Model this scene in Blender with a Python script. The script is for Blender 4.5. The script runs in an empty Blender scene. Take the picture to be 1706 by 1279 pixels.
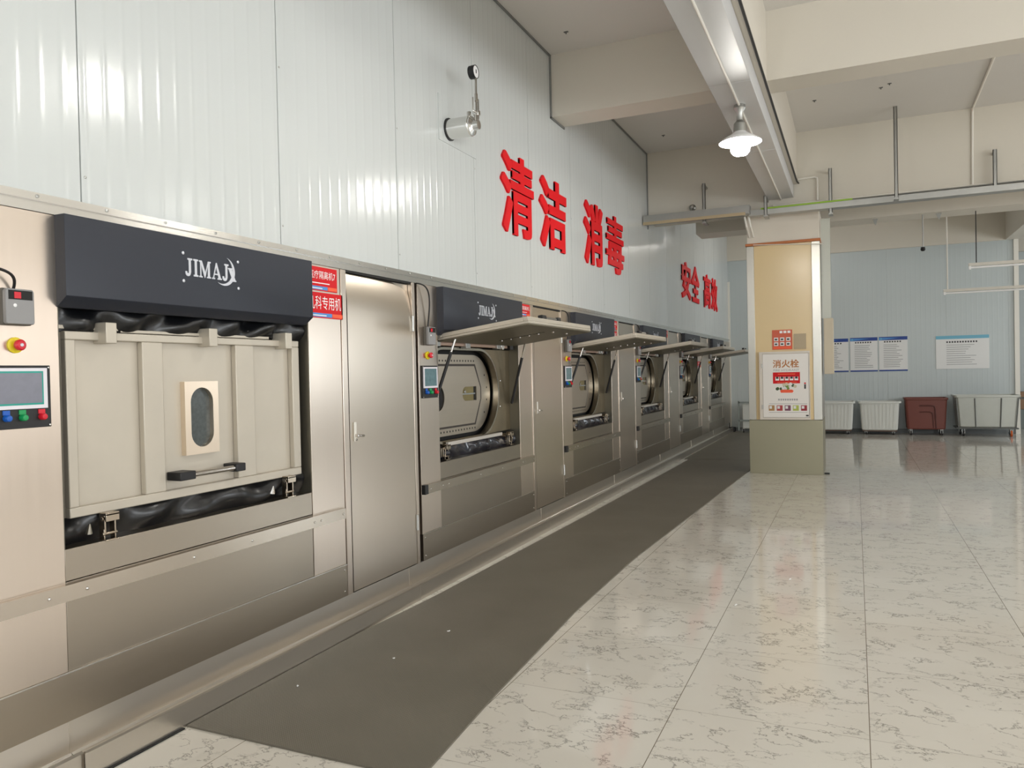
import bpy, bmesh, math, random
from mathutils import Vector, Matrix
random.seed(7)
S = bpy.context.scene
COL = S.collection

# ------------------------------------------------------------------ camera
CW, CH = 1706.0, 1279.0
FPX = 1272.26
YAW, PITCH, ROLL = 0.422609763, -0.0138874124, -0.0216252166
CAMZ = 1.57
def make_camera():
    c, s = math.cos(YAW), math.sin(YAW)
    fwd = Vector((-s*math.cos(PITCH), c*math.cos(PITCH), math.sin(PITCH)))
    r = Vector((c, s, 0)); u = r.cross(fwd)
    cr, sr = math.cos(ROLL), math.sin(ROLL)
    r2 = cr*r + sr*u; u2 = -sr*r + cr*u
    cam = bpy.data.cameras.new('camera'); o = bpy.data.objects.new('camera', cam)
    cam.sensor_fit = 'HORIZONTAL'; cam.sensor_width = 36.0
    cam.lens = 36.0*FPX/CW
    cam.clip_start = 0.05; cam.clip_end = 200
    m = Matrix((r2, u2, -fwd)).transposed().to_4x4()
    m.translation = Vector((0, 0, CAMZ)); o.matrix_world = m
    COL.objects.link(o); S.camera = o
make_camera()

# ------------------------------------------------------------------ light, world, exposure
S.view_settings.view_transform = 'Standard'
try: S.view_settings.look = 'None'
except Exception: pass
S.view_settings.exposure = 0.0
S.view_settings.gamma = 1.0
S.view_settings.use_curve_mapping = False
S.cycles.max_bounces = 10
S.cycles.diffuse_bounces = 5
S.cycles.glossy_bounces = 6
S.cycles.sample_clamp_indirect = 6.0
W = bpy.data.worlds.new('world'); S.world = W; W.use_nodes = True
W.node_tree.nodes['Background'].inputs[0].default_value = (0.75, 0.85, 1.0, 1)
W.node_tree.nodes['Background'].inputs[1].default_value = 0.6
def area(name, loc, target, sx, sy, power, col):
    l = bpy.data.lights.new(name, 'AREA'); l.shape = 'RECTANGLE'; l.size = sx; l.size_y = sy
    l.energy = power; l.color = col
    o = bpy.data.objects.new(name, l); COL.objects.link(o); o.location = loc
    d = Vector(target) - Vector(loc); o.rotation_euler = d.to_track_quat('-Z', 'Y').to_euler()
    return o
# fill lights added out of view, in made-up windows of the right and rear walls
area('window_daylight', (8.85, -3.2, 2.3), (0, -2.0, 1.9), 5.2, 2.2, 205, (0.95, 0.98, 1.0))
area('window_daylight', (8.85, 3.3, 2.3), (0, 5.0, 1.9), 5.2, 2.2, 270, (0.95, 0.98, 1.0))
area('window_daylight', (2.5, -6.85, 2.3), (1.0, 0, 1.8), 8.0, 2.2, 215, (0.94, 0.975, 1.0))
area('window_daylight', (8.85, 17.0, 2.2), (0, 17.0, 1.6), 4.0, 1.8, 160, (0.9, 0.96, 1.0))
area('window_daylight', (8.85, 9.5, 2.3), (0, 9.5, 1.9), 5.6, 2.2, 90, (1.0, 0.93, 0.86))
LAMP_STRENGTH = 120.0

# ------------------------------------------------------------------ materials
def lin(c):
    out = []
    for v in c:
        v = v/255.0
        out.append(v/12.92 if v <= 0.04045 else ((v+0.055)/1.055)**2.4)
    return (out[0], out[1], out[2], 1.0)
class NT:
    def __init__(self, m):
        self.t = m.node_tree; self.n = self.t.nodes; self.l = self.t.links
    def add(self, typ, **kw):
        n = self.n.new(typ)
        for k, v in kw.items(): setattr(n, k, v)
        return n
    def link(self, a, b): self.l.new(a, b)
    def math(self, op, a, b=None, clamp=False):
        n = self.add('ShaderNodeMath', operation=op); n.use_clamp = clamp
        for i, v in enumerate((a, b)):
            if v is None: continue
            if isinstance(v, (int, float)): n.inputs[i].default_value = v
            else: self.link(v, n.inputs[i])
        return n.outputs[0]
MATS = {}
def mat(name, col, rough=0.5, metal=0.0, spec=0.5, bump=None, var=0.0, vscale=4.0, coat=0.0, emit=None, estr=0.0, streak=None):
    if name in MATS: return MATS[name]
    m = bpy.data.materials.new(name); m.use_nodes = True
    t = NT(m); b = t.n['Principled BSDF']
    c = lin(col)
    b.inputs['Base Color'].default_value = c
    b.inputs['Roughness'].default_value = rough
    b.inputs['Metallic'].default_value = metal
    b.inputs['Specular IOR Level'].default_value = spec
    if coat: b.inputs['Coat Weight'].default_value = coat; b.inputs['Coat Roughness'].default_value = 0.08
    if emit is not None:
        b.inputs['Emission Color'].default_value = lin(emit); b.inputs['Emission Strength'].default_value = estr
    tc = t.add('ShaderNodeTexCoord')
    if var or streak:
        mp = t.add('ShaderNodeMapping'); t.link(tc.outputs['Object'], mp.inputs[0])
        mp.inputs['Scale'].default_value = streak if streak else (vscale,)*3
        nz = t.add('ShaderNodeTexNoise'); nz.inputs['Scale'].default_value = 1.0; nz.inputs['Detail'].default_value = 4.0
        t.link(mp.outputs[0], nz.inputs['Vector'])
        if var:
            mix = t.add('ShaderNodeMix', data_type='RGBA')
            mix.inputs[6].default_value = tuple(v*(1-var) for v in c[:3])+(1,)
            mix.inputs[7].default_value = tuple(min(1, v*(1+var)) for v in c[:3])+(1,)
            t.link(nz.outputs[0], mix.inputs[0]); t.link(mix.outputs[2], b.inputs['Base Color'])
        if streak:
            r = t.math('ADD', t.math('MULTIPLY', nz.outputs[0], 0.06), rough-0.03)
            t.link(r, b.inputs['Roughness'])
    if bump:
        sc, st, dist = bump
        nz2 = t.add('ShaderNodeTexNoise'); nz2.inputs['Scale'].default_value = sc; nz2.inputs['Detail'].default_value = 3.0
        t.link(tc.outputs['Object'], nz2.inputs['Vector'])
        bp = t.add('ShaderNodeBump'); bp.inputs['Strength'].default_value = st; bp.inputs['Distance'].default_value = dist
        t.link(nz2.outputs[0], bp.inputs['Height']); t.link(bp.outputs[0], b.inputs['Normal'])
    MATS[name] = m
    return m

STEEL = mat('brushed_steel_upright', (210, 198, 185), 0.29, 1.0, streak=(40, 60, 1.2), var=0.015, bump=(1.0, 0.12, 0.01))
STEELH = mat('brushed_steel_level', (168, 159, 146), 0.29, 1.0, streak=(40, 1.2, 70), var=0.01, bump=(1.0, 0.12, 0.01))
STEELD = mat('satin_steel_door', (206, 195, 181), 0.28, 1.0, bump=(0.7, 0.10, 0.02))
STEELB = mat('polished_steel', (226, 225, 222), 0.2, 1.0, bump=(3.0, 0.25, 0.01))
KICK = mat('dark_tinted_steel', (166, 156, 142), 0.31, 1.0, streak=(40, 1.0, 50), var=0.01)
CHROME = mat('chrome', (215, 212, 208), 0.12, 1.0)
GALV = mat('galvanised_steel', (176, 176, 172), 0.38, 1.0, var=0.08, vscale=6)
DOORG = mat('cast_greige_metal', (194, 186, 172), 0.42, 0.35, var=0.07, vscale=5, bump=(6, 0.08, 0.004))
DOORU = mat('door_inside_steel', (122, 116, 100), 0.4, 0.6, var=0.08, vscale=5)
DRUM = mat('drum_steel', (198, 187, 172), 0.3, 1.0, streak=(3, 1.5, 60), var=0.04)
PLATE = mat('worn_steel_plate', (138, 126, 104), 0.35, 0.85, var=0.3, vscale=7)
POCKET = mat('brass_pocket', (140, 128, 88), 0.4, 0.7, var=0.15, vscale=12)
HOOD = mat('slate_powder_coat', (38, 42, 52), 0.4, 0.0, 0.4)
BLACK = mat('black_plastic', (22, 22, 24), 0.45)
DARK = mat('dark_void', (16, 16, 15), 0.7)
RUBBER = mat('black_rubber_sheet', (18, 19, 22), 0.3, 0.0, 0.6)
WHITEP = mat('white_print', (240, 240, 240), 0.5)
SILVER = mat('silver_print', (205, 207, 214), 0.35, 0.3)
RED = mat('red_sign', (206, 2, 18), 0.45, 0, 0.3)
REDF = mat('red_foam_letter', (222, 4, 20), 0.55, 0, 0.3)
BLUE = mat('blue_print', (74, 140, 205), 0.45)
NAVY = mat('navy_print', (24, 62, 140), 0.45)
CYAN = mat('cyan_print', (110, 176, 200), 0.45)
ORANGE = mat('orange_print', (238, 92, 50), 0.45)
GREYTXT = mat('grey_text', (160, 160, 160), 0.6)
DARKTXT = mat('dark_text', (60, 58, 60), 0.6)
BROWNTXT = mat('brown_text', (176, 110, 50), 0.5)
PAPER = mat('poster_board', (226, 226, 224), 0.4)
GBOX = mat('grey_plastic', (142, 141, 141), 0.4)
GBOXD = mat('dark_grey_plastic', (84, 80, 74), 0.45)
YELLOW = mat('yellow_plastic', (226, 204, 30), 0.4)
REDP = mat('red_plastic', (205, 24, 44), 0.3, emit=(205, 24, 44), estr=0.0)
GREENP = mat('green_plastic', (18, 150, 84), 0.3)
BLUEP = mat('blue_plastic', (16, 88, 180), 0.3)
BEZEL = mat('screen_bezel', (226, 222, 228), 0.4)
TEAL = mat('screen_teal', (26, 150, 136), 0.3)
SCREEN = mat('screen_grey', (120, 122, 134), 0.2, var=0.12, vscale=30)
SCREENB = mat('screen_blue_grey', (96, 124, 130), 0.2, var=0.25, vscale=40)
CREAM = mat('cream_paint', (209, 203, 190), 0.55, 0, 0.35, var=0.03, vscale=1.5)
CREAMB = mat('cream_beam_paint', (212, 206, 194), 0.5, 0, 0.4, var=0.03, vscale=1.2)
CEIL = mat('ceiling_paint', (216, 213, 208), 0.75, 0, 0.3, var=0.03, vscale=1.0)
DUCT = mat('duct_sheet', (206, 206, 206), 0.42, 0.1, 0.4, var=0.04, vscale=2)
PILB = mat('pillar_beige_panel', (222, 198, 152), 0.22, 0.0, 0.5, var=0.03, vscale=2)
PILS = mat('pillar_olive_steel', (152, 148, 126), 0.38, 0.6)
PLASTER = mat('plaster', (222, 214, 200), 0.7, var=0.05, vscale=3)
TAPE = mat('brown_tape', (186, 112, 62), 0.5)
CABW = mat('cabinet_white', (232, 228, 222), 0.3)
BEIGEB = mat('beige_box', (196, 184, 162), 0.45)
PVC = mat('white_pvc', (228, 224, 214), 0.4)
BINW = mat('white_bin_plastic', (214, 216, 210), 0.45, var=0.05, vscale=3)
BINB = mat('brown_bin_plastic', (112, 58, 48), 0.5, var=0.06, vscale=4)
BING = mat('grey_bin_steel', (164, 165, 157), 0.35, 0.4, var=0.08, vscale=5)
ORBAG = mat('orange_wheel', (200, 92, 26), 0.5, var=0.3, vscale=30)
CABLE = mat('black_cable', (26, 24, 24), 0.5)
GLASSM = mat('porthole_glass', (74, 80, 80), 0.18, 0.0, 0.6, var=0.45, vscale=55)
GREENM = mat('green_print', (110, 140, 60), 0.5)
BULB = mat('lit_bulb', (255, 255, 255), 0.4, emit=(255, 252, 244), estr=LAMP_STRENGTH)
ENAMEL = mat('white_enamel', (245, 245, 245), 0.25)
FRAMEG = mat('bin_frame_grey', (110, 112, 110), 0.4, 0.5)

def wall_material(name, col, rough, period):
    m = bpy.data.materials.new(name); m.use_nodes = True
    t = NT(m); b = t.n['Principled BSDF']
    b.inputs['Base Color'].default_value = lin(col); b.inputs['Roughness'].default_value = rough
    b.inputs['Specular IOR Level'].default_value = 0.5
    tc = t.add('ShaderNodeTexCoord'); sx = t.add('ShaderNodeSeparateXYZ'); t.link(tc.outputs['Object'], sx.inputs[0])
    u = t.math('ADD', sx.outputs[0], sx.outputs[1])
    w = t.math('SINE', t.math('MULTIPLY', u, 2*math.pi/period))
    w2 = t.math('POWER', t.math('ABSOLUTE', w), 14.0)
    nz = t.add('ShaderNodeTexNoise'); nz.inputs['Scale'].default_value = 0.9; nz.inputs['Detail'].default_value = 2
    t.link(tc.outputs['Object'], nz.inputs['Vector'])
    h = t.math('ADD', t.math('MULTIPLY', w2, 0.0012), t.math('MULTIPLY', nz.outputs[0], 0.016))
    bp = t.add('ShaderNodeBump'); bp.inputs['Strength'].default_value = 0.8; bp.inputs['Distance'].default_value = 1.0
    t.link(h, bp.inputs['Height']); t.link(bp.outputs[0], b.inputs['Normal'])
    return m
PANEL = wall_material('ribbed_white_panel', (204, 208, 207), 0.17, 0.19)
PANELB = wall_material('ribbed_blue_grey_panel', (188, 196, 196), 0.34, 0.2)

def floor_material():
    m = bpy.data.materials.new('marble_tile'); m.use_nodes = True
    t = NT(m); b = t.n['Principled BSDF']
    tc = t.add('ShaderNodeTexCoord'); sx = t.add('ShaderNodeSeparateXYZ'); t.link(tc.outputs['Object'], sx.inputs[0])
    def grout(co, off, per, half):
        q = t.math('ADD', co, -off + per*100)
        r = t.math('MODULO', q, per)
        d = t.math('MINIMUM', r, t.math('SUBTRACT', per, r))
        return t.math('LESS_THAN', d, half), t.math('FLOOR', t.math('DIVIDE', q, per))
    g1, i1 = grout(sx.outputs[0], -0.79, 0.825, 0.0019)
    g2, i2 = grout(sx.outputs[1], 3.51, 0.81, 0.0018)
    g = t.math('MAXIMUM', g1, t.math('MULTIPLY', g2, 0.5))
    # each tile shifts the pattern
    cmb = t.add('ShaderNodeCombineXYZ')
    t.link(t.math('MULTIPLY', i1, 7.31), cmb.inputs[0]); t.link(t.math('MULTIPLY', i2, 3.77), cmb.inputs[1])
    va = t.add('ShaderNodeVectorMath', operation='ADD'); t.link(tc.outputs['Object'], va.inputs[0]); t.link(cmb.outputs[0], va.inputs[1])
    mp = t.add('ShaderNodeMapping'); mp.inputs['Scale'].default_value = (0.9, 1.25, 1.0); t.link(va.outputs[0], mp.inputs[0])
    n1 = t.add('ShaderNodeTexNoise'); n1.inputs['Scale'].default_value = 4.2; n1.inputs['Detail'].default_value = 9; n1.inputs['Roughness'].default_value = 0.66; n1.inputs['Distortion'].default_value = 0.2
    t.link(mp.outputs[0], n1.inputs['Vector'])
    vein = t.math('SUBTRACT', 1.0, t.math('DIVIDE', t.math('ABSOLUTE', t.math('SUBTRACT', n1.outputs[0], 0.5)), 0.014), clamp=True)
    n2 = t.add('ShaderNodeTexNoise'); n2.inputs['Scale'].default_value = 5.0; n2.inputs['Detail'].default_value = 3
    t.link(va.outputs[0], n2.inputs['Vector'])
    msk = t.math('MULTIPLY', t.math('SUBTRACT', n2.outputs[0], 0.415), 8.0, clamp=True)
    vein = t.math('MULTIPLY', vein, msk, clamp=True)
    n3 = t.add('ShaderNodeTexNoise'); n3.inputs['Scale'].default_value = 1.7; n3.inputs['Detail'].default_value = 4
    t.link(va.outputs[0], n3.inputs['Vector'])
    base = t.add('ShaderNodeMix', data_type='RGBA')
    base.inputs[6].default_value = lin((208, 202, 191)); base.inputs[7].default_value = lin((224, 220, 211))
    t.link(n3.outputs[0], base.inputs[0])
    mv = t.add('ShaderNodeMix', data_type='RGBA'); t.link(t.math('MULTIPLY', vein, 0.78), mv.inputs[0])
    t.link(base.outputs[2], mv.inputs[6]); mv.inputs[7].default_value = lin((96, 90, 82))
    mg = t.add('ShaderNodeMix', data_type='RGBA'); t.link(g, mg.inputs[0]); t.link(mv.outputs[2], mg.inputs[6]); mg.inputs[7].default_value = lin((128, 118, 104))
    t.link(mg.outputs[2], b.inputs['Base Color'])
    b.inputs['Roughness'].default_value = 0.07
    b.inputs['Specular IOR Level'].default_value = 0.55
    return m
TILE = floor_material()
def mat_material():
    m = bpy.data.materials.new('ribbed_rubber_mat'); m.use_nodes = True
    t = NT(m); b = t.n['Principled BSDF']
    tc = t.add('ShaderNodeTexCoord'); sx = t.add('ShaderNodeSeparateXYZ'); t.link(tc.outputs['Object'], sx.inputs[0])
    a = t.math('SINE', t.math('MULTIPLY', sx.outputs[0], 2*math.pi/0.012)); c = t.math('SINE', t.math('MULTIPLY', sx.outputs[1], 2*math.pi/0.012))
    h = t.math('MULTIPLY', t.math('MULTIPLY', a, c), 0.0012)
    nz = t.add('ShaderNodeTexNoise'); nz.inputs['Scale'].default_value = 2.2; nz.inputs['Detail'].default_value = 6; t.link(tc.outputs['Object'], nz.inputs['Vector'])
    mix = t.add('ShaderNodeMix', data_type='RGBA'); mix.inputs[6].default_value = lin((96, 91, 80)); mix.inputs[7].default_value = lin((118, 112, 100))
    t.link(nz.outputs[0], mix.inputs[0]); t.link(mix.outputs[2], b.inputs['Base Color'])
    b.inputs['Roughness'].default_value = 0.45
    bp = t.add('ShaderNodeBump'); bp.inputs['Strength'].default_value = 0.5; bp.inputs['Distance'].default_value = 1.0
    t.link(h, bp.inputs['Height']); t.link(bp.outputs[0], b.inputs['Normal'])
    return m
MATTING = mat_material()

# ------------------------------------------------------------------ mesh builder
FONTCACHE = {}
def glyphs(body, bold):
    k = (body, bold)
    if k in FONTCACHE: return FONTCACHE[k]
    c = bpy.data.curves.new('glyph', 'FONT'); c.body = body; c.offset = bold; c.resolution_u = 2
    o = bpy.data.objects.new('glyph', c); COL.objects.link(o)
    dg = bpy.context.evaluated_depsgraph_get(); dg.update()
    me = bpy.data.meshes.new_from_object(o.evaluated_get(dg))
    vs = [v.co.copy() for v in me.vertices]; fs = [list(p.vertices) for p in me.polygons]
    bpy.data.objects.remove(o); bpy.data.curves.remove(c); bpy.data.meshes.remove(me)
    FONTCACHE[k] = (vs, fs); return vs, fs
def flat_shape(loops):
    """fill of 2D loops (first outer, others holes) -> verts, faces"""
    c = bpy.data.curves.new('shape', 'CURVE'); c.dimensions = '2D'; c.fill_mode = 'BOTH'
    for lp in loops:
        s = c.splines.new('POLY'); s.points.add(len(lp)-1); s.use_cyclic_u = True
        for p, q in zip(s.points, lp): p.co = (q[0], q[1], 0, 1)
    o = bpy.data.objects.new('shape', c); COL.objects.link(o)
    dg = bpy.context.evaluated_depsgraph_get(); dg.update()
    me = bpy.data.meshes.new_from_object(o.evaluated_get(dg))
    vs = [v.co.copy() for v in me.vertices]; fs = [list(p.vertices) for p in me.polygons]
    bpy.data.objects.remove(o); bpy.data.curves.remove(c); bpy.data.meshes.remove(me)
    return vs, fs
class MB:
    def __init__(self): self.bm = bmesh.new(); self.mi = 0; self.mats = []
    def use(self, m):
        if m not in self.mats: self.mats.append(m)
        self.mi = self.mats.index(m); return self
    def face(self, vs):
        try:
            f = self.bm.faces.new(vs); f.material_index = self.mi; return f
        except ValueError: return None
    def poly(self, pts): return self.face([self.bm.verts.new(p) for p in pts])
    def box(self, x0, x1, y0, y1, z0, z1):
        v = [self.bm.verts.new((x, y, z)) for x in (x0, x1) for y in (y0, y1) for z in (z0, z1)]
        for f in ((0,1,3,2), (4,6,7,5), (0,4,5,1), (2,3,7,6), (0,2,6,4), (1,5,7,3)): self.face([v[i] for i in f])
        return self
    def loft(self, rings, cap=True, closed=True):
        R = [[self.bm.verts.new(p) for p in r] for r in rings]
        n = len(R[0])
        for a, b in zip(R, R[1:]):
            for i in range(n if closed else n-1):
                j = (i+1) % n; self.face([a[i], a[j], b[j], b[i]])
        if cap and closed: self.face(R[0][::-1]); self.face(R[-1])
        return self
    def prism(self, prof, axis, a, b):
        """profile extruded along an axis: 'x' prof=(y,z), 'y' prof=(x,z), 'z' prof=(x,y)"""
        def P(q, t): return {'x': (t, q[0], q[1]), 'y': (q[0], t, q[1]), 'z': (q[0], q[1], t)}[axis]
        return self.loft([[P(q, a) for q in prof], [P(q, b) for q in prof]])
    def cyl(self, p, q, r, r2=None, n=16, cap=True):
        p, q = Vector(p), Vector(q); d = (q-p).normalized(); r2 = r if r2 is None else r2
        a = d.orthogonal().normalized(); b = d.cross(a)
        ring = lambda c, rr: [tuple(c + rr*(math.cos(t)*a + math.sin(t)*b)) for t in [2*math.pi*i/n for i in range(n)]]
        return self.loft([ring(p, r), ring(q, r2)], cap)
    def tube(self, pts, r, n=10):
        pts = [Vector(p) for p in pts]; rings = []; a = None
        for i, p in enumerate(pts):
            d = (pts[min(i+1, len(pts)-1)] - pts[max(i-1, 0)]).normalized()
            a = d.orthogonal().normalized() if a is None else (a - a.dot(d)*d).normalized()
            b = d.cross(a)
            rings.append([tuple(p + r*(math.cos(t)*a + math.sin(t)*b)) for t in [2*math.pi*k/n for k in range(n)]])
        return self.loft(rings)
    def lathe(self, c, prof, n=28, axis='z'):
        c = Vector(c); rings = []
        for r, h in prof:
            ring = []
            for i in range(n):
                t = 2*math.pi*i/n; x, y = r*math.cos(t), r*math.sin(t)
                v = {'z': (x, y, h), 'x': (h, x, y), 'y': (x, h, y)}[axis]
                ring.append(tuple(c + Vector(v)))
            rings.append(ring)
        return self.loft(rings)
    def ball(self, c, r, n=10):
        prof = [(max(1e-4, r*math.sin(math.pi*i/n)), -r*math.cos(math.pi*i/n)) for i in range(n+1)]
        return self.lathe(c, prof, 12)
    def shape(self, loops, fn, d0, d1):
        """filled 2D outline with holes, thickened from depth d0 to d1; fn(u, v, d) -> point"""
        vs, fs = flat_shape(loops)
        for d, fl in ((d0, True), (d1, False)):
            V = [self.bm.verts.new(fn(v.x, v.y, d)) for v in vs]
            for f in fs: self.face([V[i] for i in (reversed(f) if fl else f)])
        for lp in loops:
            A = [self.bm.verts.new(fn(p[0], p[1], d0)) for p in lp]; B = [self.bm.verts.new(fn(p[0], p[1], d1)) for p in lp]
            for i in range(len(lp)):
                j = (i+1) % len(lp); self.face([A[i], A[j], B[j], B[i]])
        return self
    def text(self, body, fn, u0, u1, v0, v1, depth=0.0, d=0.0, bold=0.015):
        vs, fs = glyphs(body, bold)
        if not vs: return self
        xs = [v.x for v in vs]; ys = [v.y for v in vs]
        ax, bx, ay, by = min(xs), max(xs), min(ys), max(ys)
        T = lambda v, dd: fn(u0+(v.x-ax)/(bx-ax)*(u1-u0), v0+(v.y-ay)/(by-ay)*(v1-v0), dd)
        V = [self.bm.verts.new(T(v, d+depth)) for v in vs]
        for f in fs: self.face([V[i] for i in f])
        if depth:
            B = [self.bm.verts.new(T(v, d)) for v in vs]
            from collections import Counter
            cnt = Counter()
            for f in fs:
                for i in range(len(f)): cnt[frozenset((f[i], f[(i+1) % len(f)]))] += 1
            for f in fs:
                for i in range(len(f)):
                    a, b = f[i], f[(i+1) % len(f)]
                    if cnt[frozenset((a, b))] == 1: self.face([V[a], B[a], B[b], V[b]])
        return self
    def build(self, name, m=None, parent=None, smooth=35, bevel=0.0, recalc=True, loc=None, rot=None):
        if recalc: bmesh.ops.recalc_face_normals(self.bm, faces=self.bm.faces[:])
        me = bpy.data.meshes.new(name); self.bm.to_mesh(me); self.bm.free()
        for mm in (self.mats if self.mats else [m]): me.materials.append(mm)
        if smooth:
            for p in me.polygons: p.use_smooth = True
            me.set_sharp_from_angle(angle=math.radians(smooth))
        o = bpy.data.objects.new(name, me); COL.objects.link(o)
        if parent is not None: o.parent = parent
        if loc is not None: o.location = loc
        if rot is not None: o.rotation_euler = rot
        if bevel:
            bv = o.modifiers.new('bevel', 'BEVEL'); bv.width = bevel; bv.segments = 2; bv.limit_method = 'ANGLE'
        return o
def bx(x0, x1, y0, y1, z0, z1): return MB().box(x0, x1, y0, y1, z0, z1)
def tag(o, label, cat, group=None, kind=None):
    o['label'] = label; o['category'] = cat
    if group: o['group'] = group
    if kind: o['kind'] = kind
    return o
def thing(name, label, cat, loc=(0, 0, 0), group=None):
    o = bpy.data.objects.new(name, None); COL.objects.link(o); o.location = loc; o.empty_display_size = 0.1
    return tag(o, label, cat, group)
def struct(name, mb, m, bevel=0.0, label=None):
    o = mb.build(name, m, None, bevel=bevel); o['kind'] = 'structure'
    if label: o['label'] = label
    return o
def copy_tree(o, parent=None):
    c = o.copy(); COL.objects.link(c)
    if parent is not None: c.parent = parent
    for ch in [x for x in bpy.data.objects if x.parent == o]: copy_tree(ch, c)
    return c
def add_label(o, s): o['label'] = s; return o

F = -2.88            # plane of the machine fronts
BACK = 19.85         # far wall
CEILZ = 4.92

# ------------------------------------------------------------------ the room shell
struct('floor', MB().box(-3.6, 9.0, -7.0, 24.0, -0.1, 0.0), TILE)
struct('ceiling', MB().box(-3.6, 9.0, -7.0, 24.0, CEILZ, CEILZ+0.12), CEIL)
mb = MB().use(DARK).box(-3.6, -3.36, -7.0, 24.0, 0.0, CEILZ).box(-3.36, -2.93, -7, 24, 2.32, CEILZ)
mb.use(PANEL)
seams = [2.16 + 1.2*k - 1.2*8 for k in range(26)]
for a, b in zip(seams, seams[1:]):
    if a > BACK: break
    mb.box(-2.93, -2.90, a+0.003, min(b, BACK)-0.003, 2.27, CEILZ)
mb.use(GALV)
for s in seams[8:]:
    if s < BACK:
        for z in (2.42, 3.3):
            mb.lathe((-2.90, s+0.02, z), [(0.006, 0), (0.006, 0.002), (0.001, 0.004)], 8, 'x')
struct('wall_left', mb, None)
# far wall, blue grey ribbed panels with a cream strip above and an end trim
mb = MB().use(PANELB)
x = -2.9
while x < 3.2:
    mb.box(x, min(x+1.198, 3.24), BACK, BACK+0.06, 0.08, 4.27); x += 1.2
mb.use(PANELB).box(3.30, 9.0, 22.4, 22.5, 0.0, 4.3)
mb.use(CREAM).box(-2.9, 3.3, BACK-0.05, BACK+0.35, 4.27, CEILZ).box(3.3, 9.0, 22.3, 22.6, 4.3, CEILZ)
struct('wall_far', mb, None)
struct('baseboard_far', MB().box(-2.88, 3.24, BACK-0.02, BACK+0.05, 0.0, 0.09), mat('grey_skirting', (120, 124, 124), 0.5))
struct('trim_1', MB().box(3.20, 3.29, BACK-0.04, BACK+0.12, 0.0, 4.27), PVC)
struct('trim_2', MB().box(-2.90, -2.855, BACK-0.06, BACK-0.001, 0.0, 3.75), PVC)
# right and rear walls with window openings added for the fill lights (outside the frame)
def pierced_wall(name, axis, pos, a, b, wins):
    mb = MB()
    def blk(u0, u1, z0, z1):
        if axis == 'x': mb.box(pos, pos+0.2, u0, u1, z0, z1)
        else: mb.box(u0, u1, pos-0.2, pos, z0, z1)
    blk(a, b, 0, 0.9); blk(a, b, 3.6, CEILZ); u = a
    for w0, w1 in wins: blk(u, w0, 0.9, 3.6); u = w1
    blk(u, b, 0.9, 3.6)
    struct(name, mb, CREAM)
pierced_wall('wall_right', 'x', 9.0, -7.0, 24.0, [(-6, -0.4), (0.5, 6.1), (6.7, 12.3), (15, 19)])
pierced_wall('wall_rear', 'y', -7.0, -3.6, 9.0, [(-1.5, 6.5)])
struct('wall_end', MB().box(-3.6, 9.0, 23.9, 24.1, 0, CEILZ), CREAM)
k = 1
for (axis, pos, a, b) in (('x', 9.0, -6, -0.4), ('x', 9.0, 0.5, 6.1), ('x', 9.0, 6.7, 12.3), ('x', 9.0, 15, 19), ('y', -7.0, -1.5, 6.5)):
    mb = MB(); n = 4
    for i in range(n+1):
        u = a + (b-a)*i/n
        if axis == 'x': mb.box(9.06, 9.12, u-0.03, u+0.03, 0.9, 3.6)
        else: mb.box(u-0.03, u+0.03, -7.12, -7.06, 0.9, 3.6)
    for z in (0.93, 2.25, 3.57):
        if axis == 'x': mb.box(9.06, 9.12, a, b, z-0.03, z+0.03)
        else: mb.box(a, b, -7.12, -7.06, z-0.03, z+0.03)
    struct('window_%d' % k, mb, PVC); k += 1  # frames of the added windows around the fill lights, out of view
# concrete beams
struct('beam_lengthwise', MB().box(-1.13, -0.72, -7.0, 11.70, 4.19, CEILZ), CREAMB)
struct('beam_crosswise', MB().box(-2.9, 9.0, 7.60, 7.97, 4.27, CEILZ), CREAMB)
struct('beam_crosswise', MB().box(-2.9, 9.0, -0.4, 0.0, 4.27, CEILZ), CREAMB)
struct('beam_deep', MB().box(-2.9, 9.0, 11.70, 12.25, 3.88, CEILZ), CREAM)
struct('beam_low', MB().box(-2.45, 9.0, 13.25, 13.80, 3.88, 4.30), CREAMB)
struct('trim_8', MB().box(-2.43, -2.35, 13.3, 13.7, 4.30, CEILZ).box(2.95, 3.03, 13.3, 13.7, 4.30, CEILZ), GALV)
struct('beam_far', MB().box(3.05, 3.55, 13.80, BACK-0.05, 4.27, CEILZ), CREAMB)
# dark sealing strips where the panels meet beams and ceiling
mb = MB()
mb.box(-2.9, -2.885, 7.575, 7.598, 4.255, CEILZ).box(-2.9, -2.885, 7.575, 7.99, 4.25, 4.268).box(-2.9, -2.885, 11.68, 11.699, 3.75, CEILZ)
mb.box(-2.9, -2.885, 0, 7.58, CEILZ-0.02, CEILZ).box(-2.9, -2.885, 7.97, 11.7, CEILZ-0.02, CEILZ)
struct('trim_3', mb, mat('grey_sealant', (120, 122, 120), 0.5))
# steel header trim over the machines
mb = MB().use(STEELB)
mb.box(-2.93, -2.866, -2.5, BACK-0.07, 2.276, 2.306).box(-2.93, -2.878, -2.5, BACK-0.07, 2.236, 2.276)
mb.use(GALV)
for i in range(60):
    mb.lathe((-2.866, 1.95+0.3*i, 2.292), [(0.007, 0), (0.007, 0.003), (0.002, 0.005)], 8, 'x')
struct('trim_4', mb, None)
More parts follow.
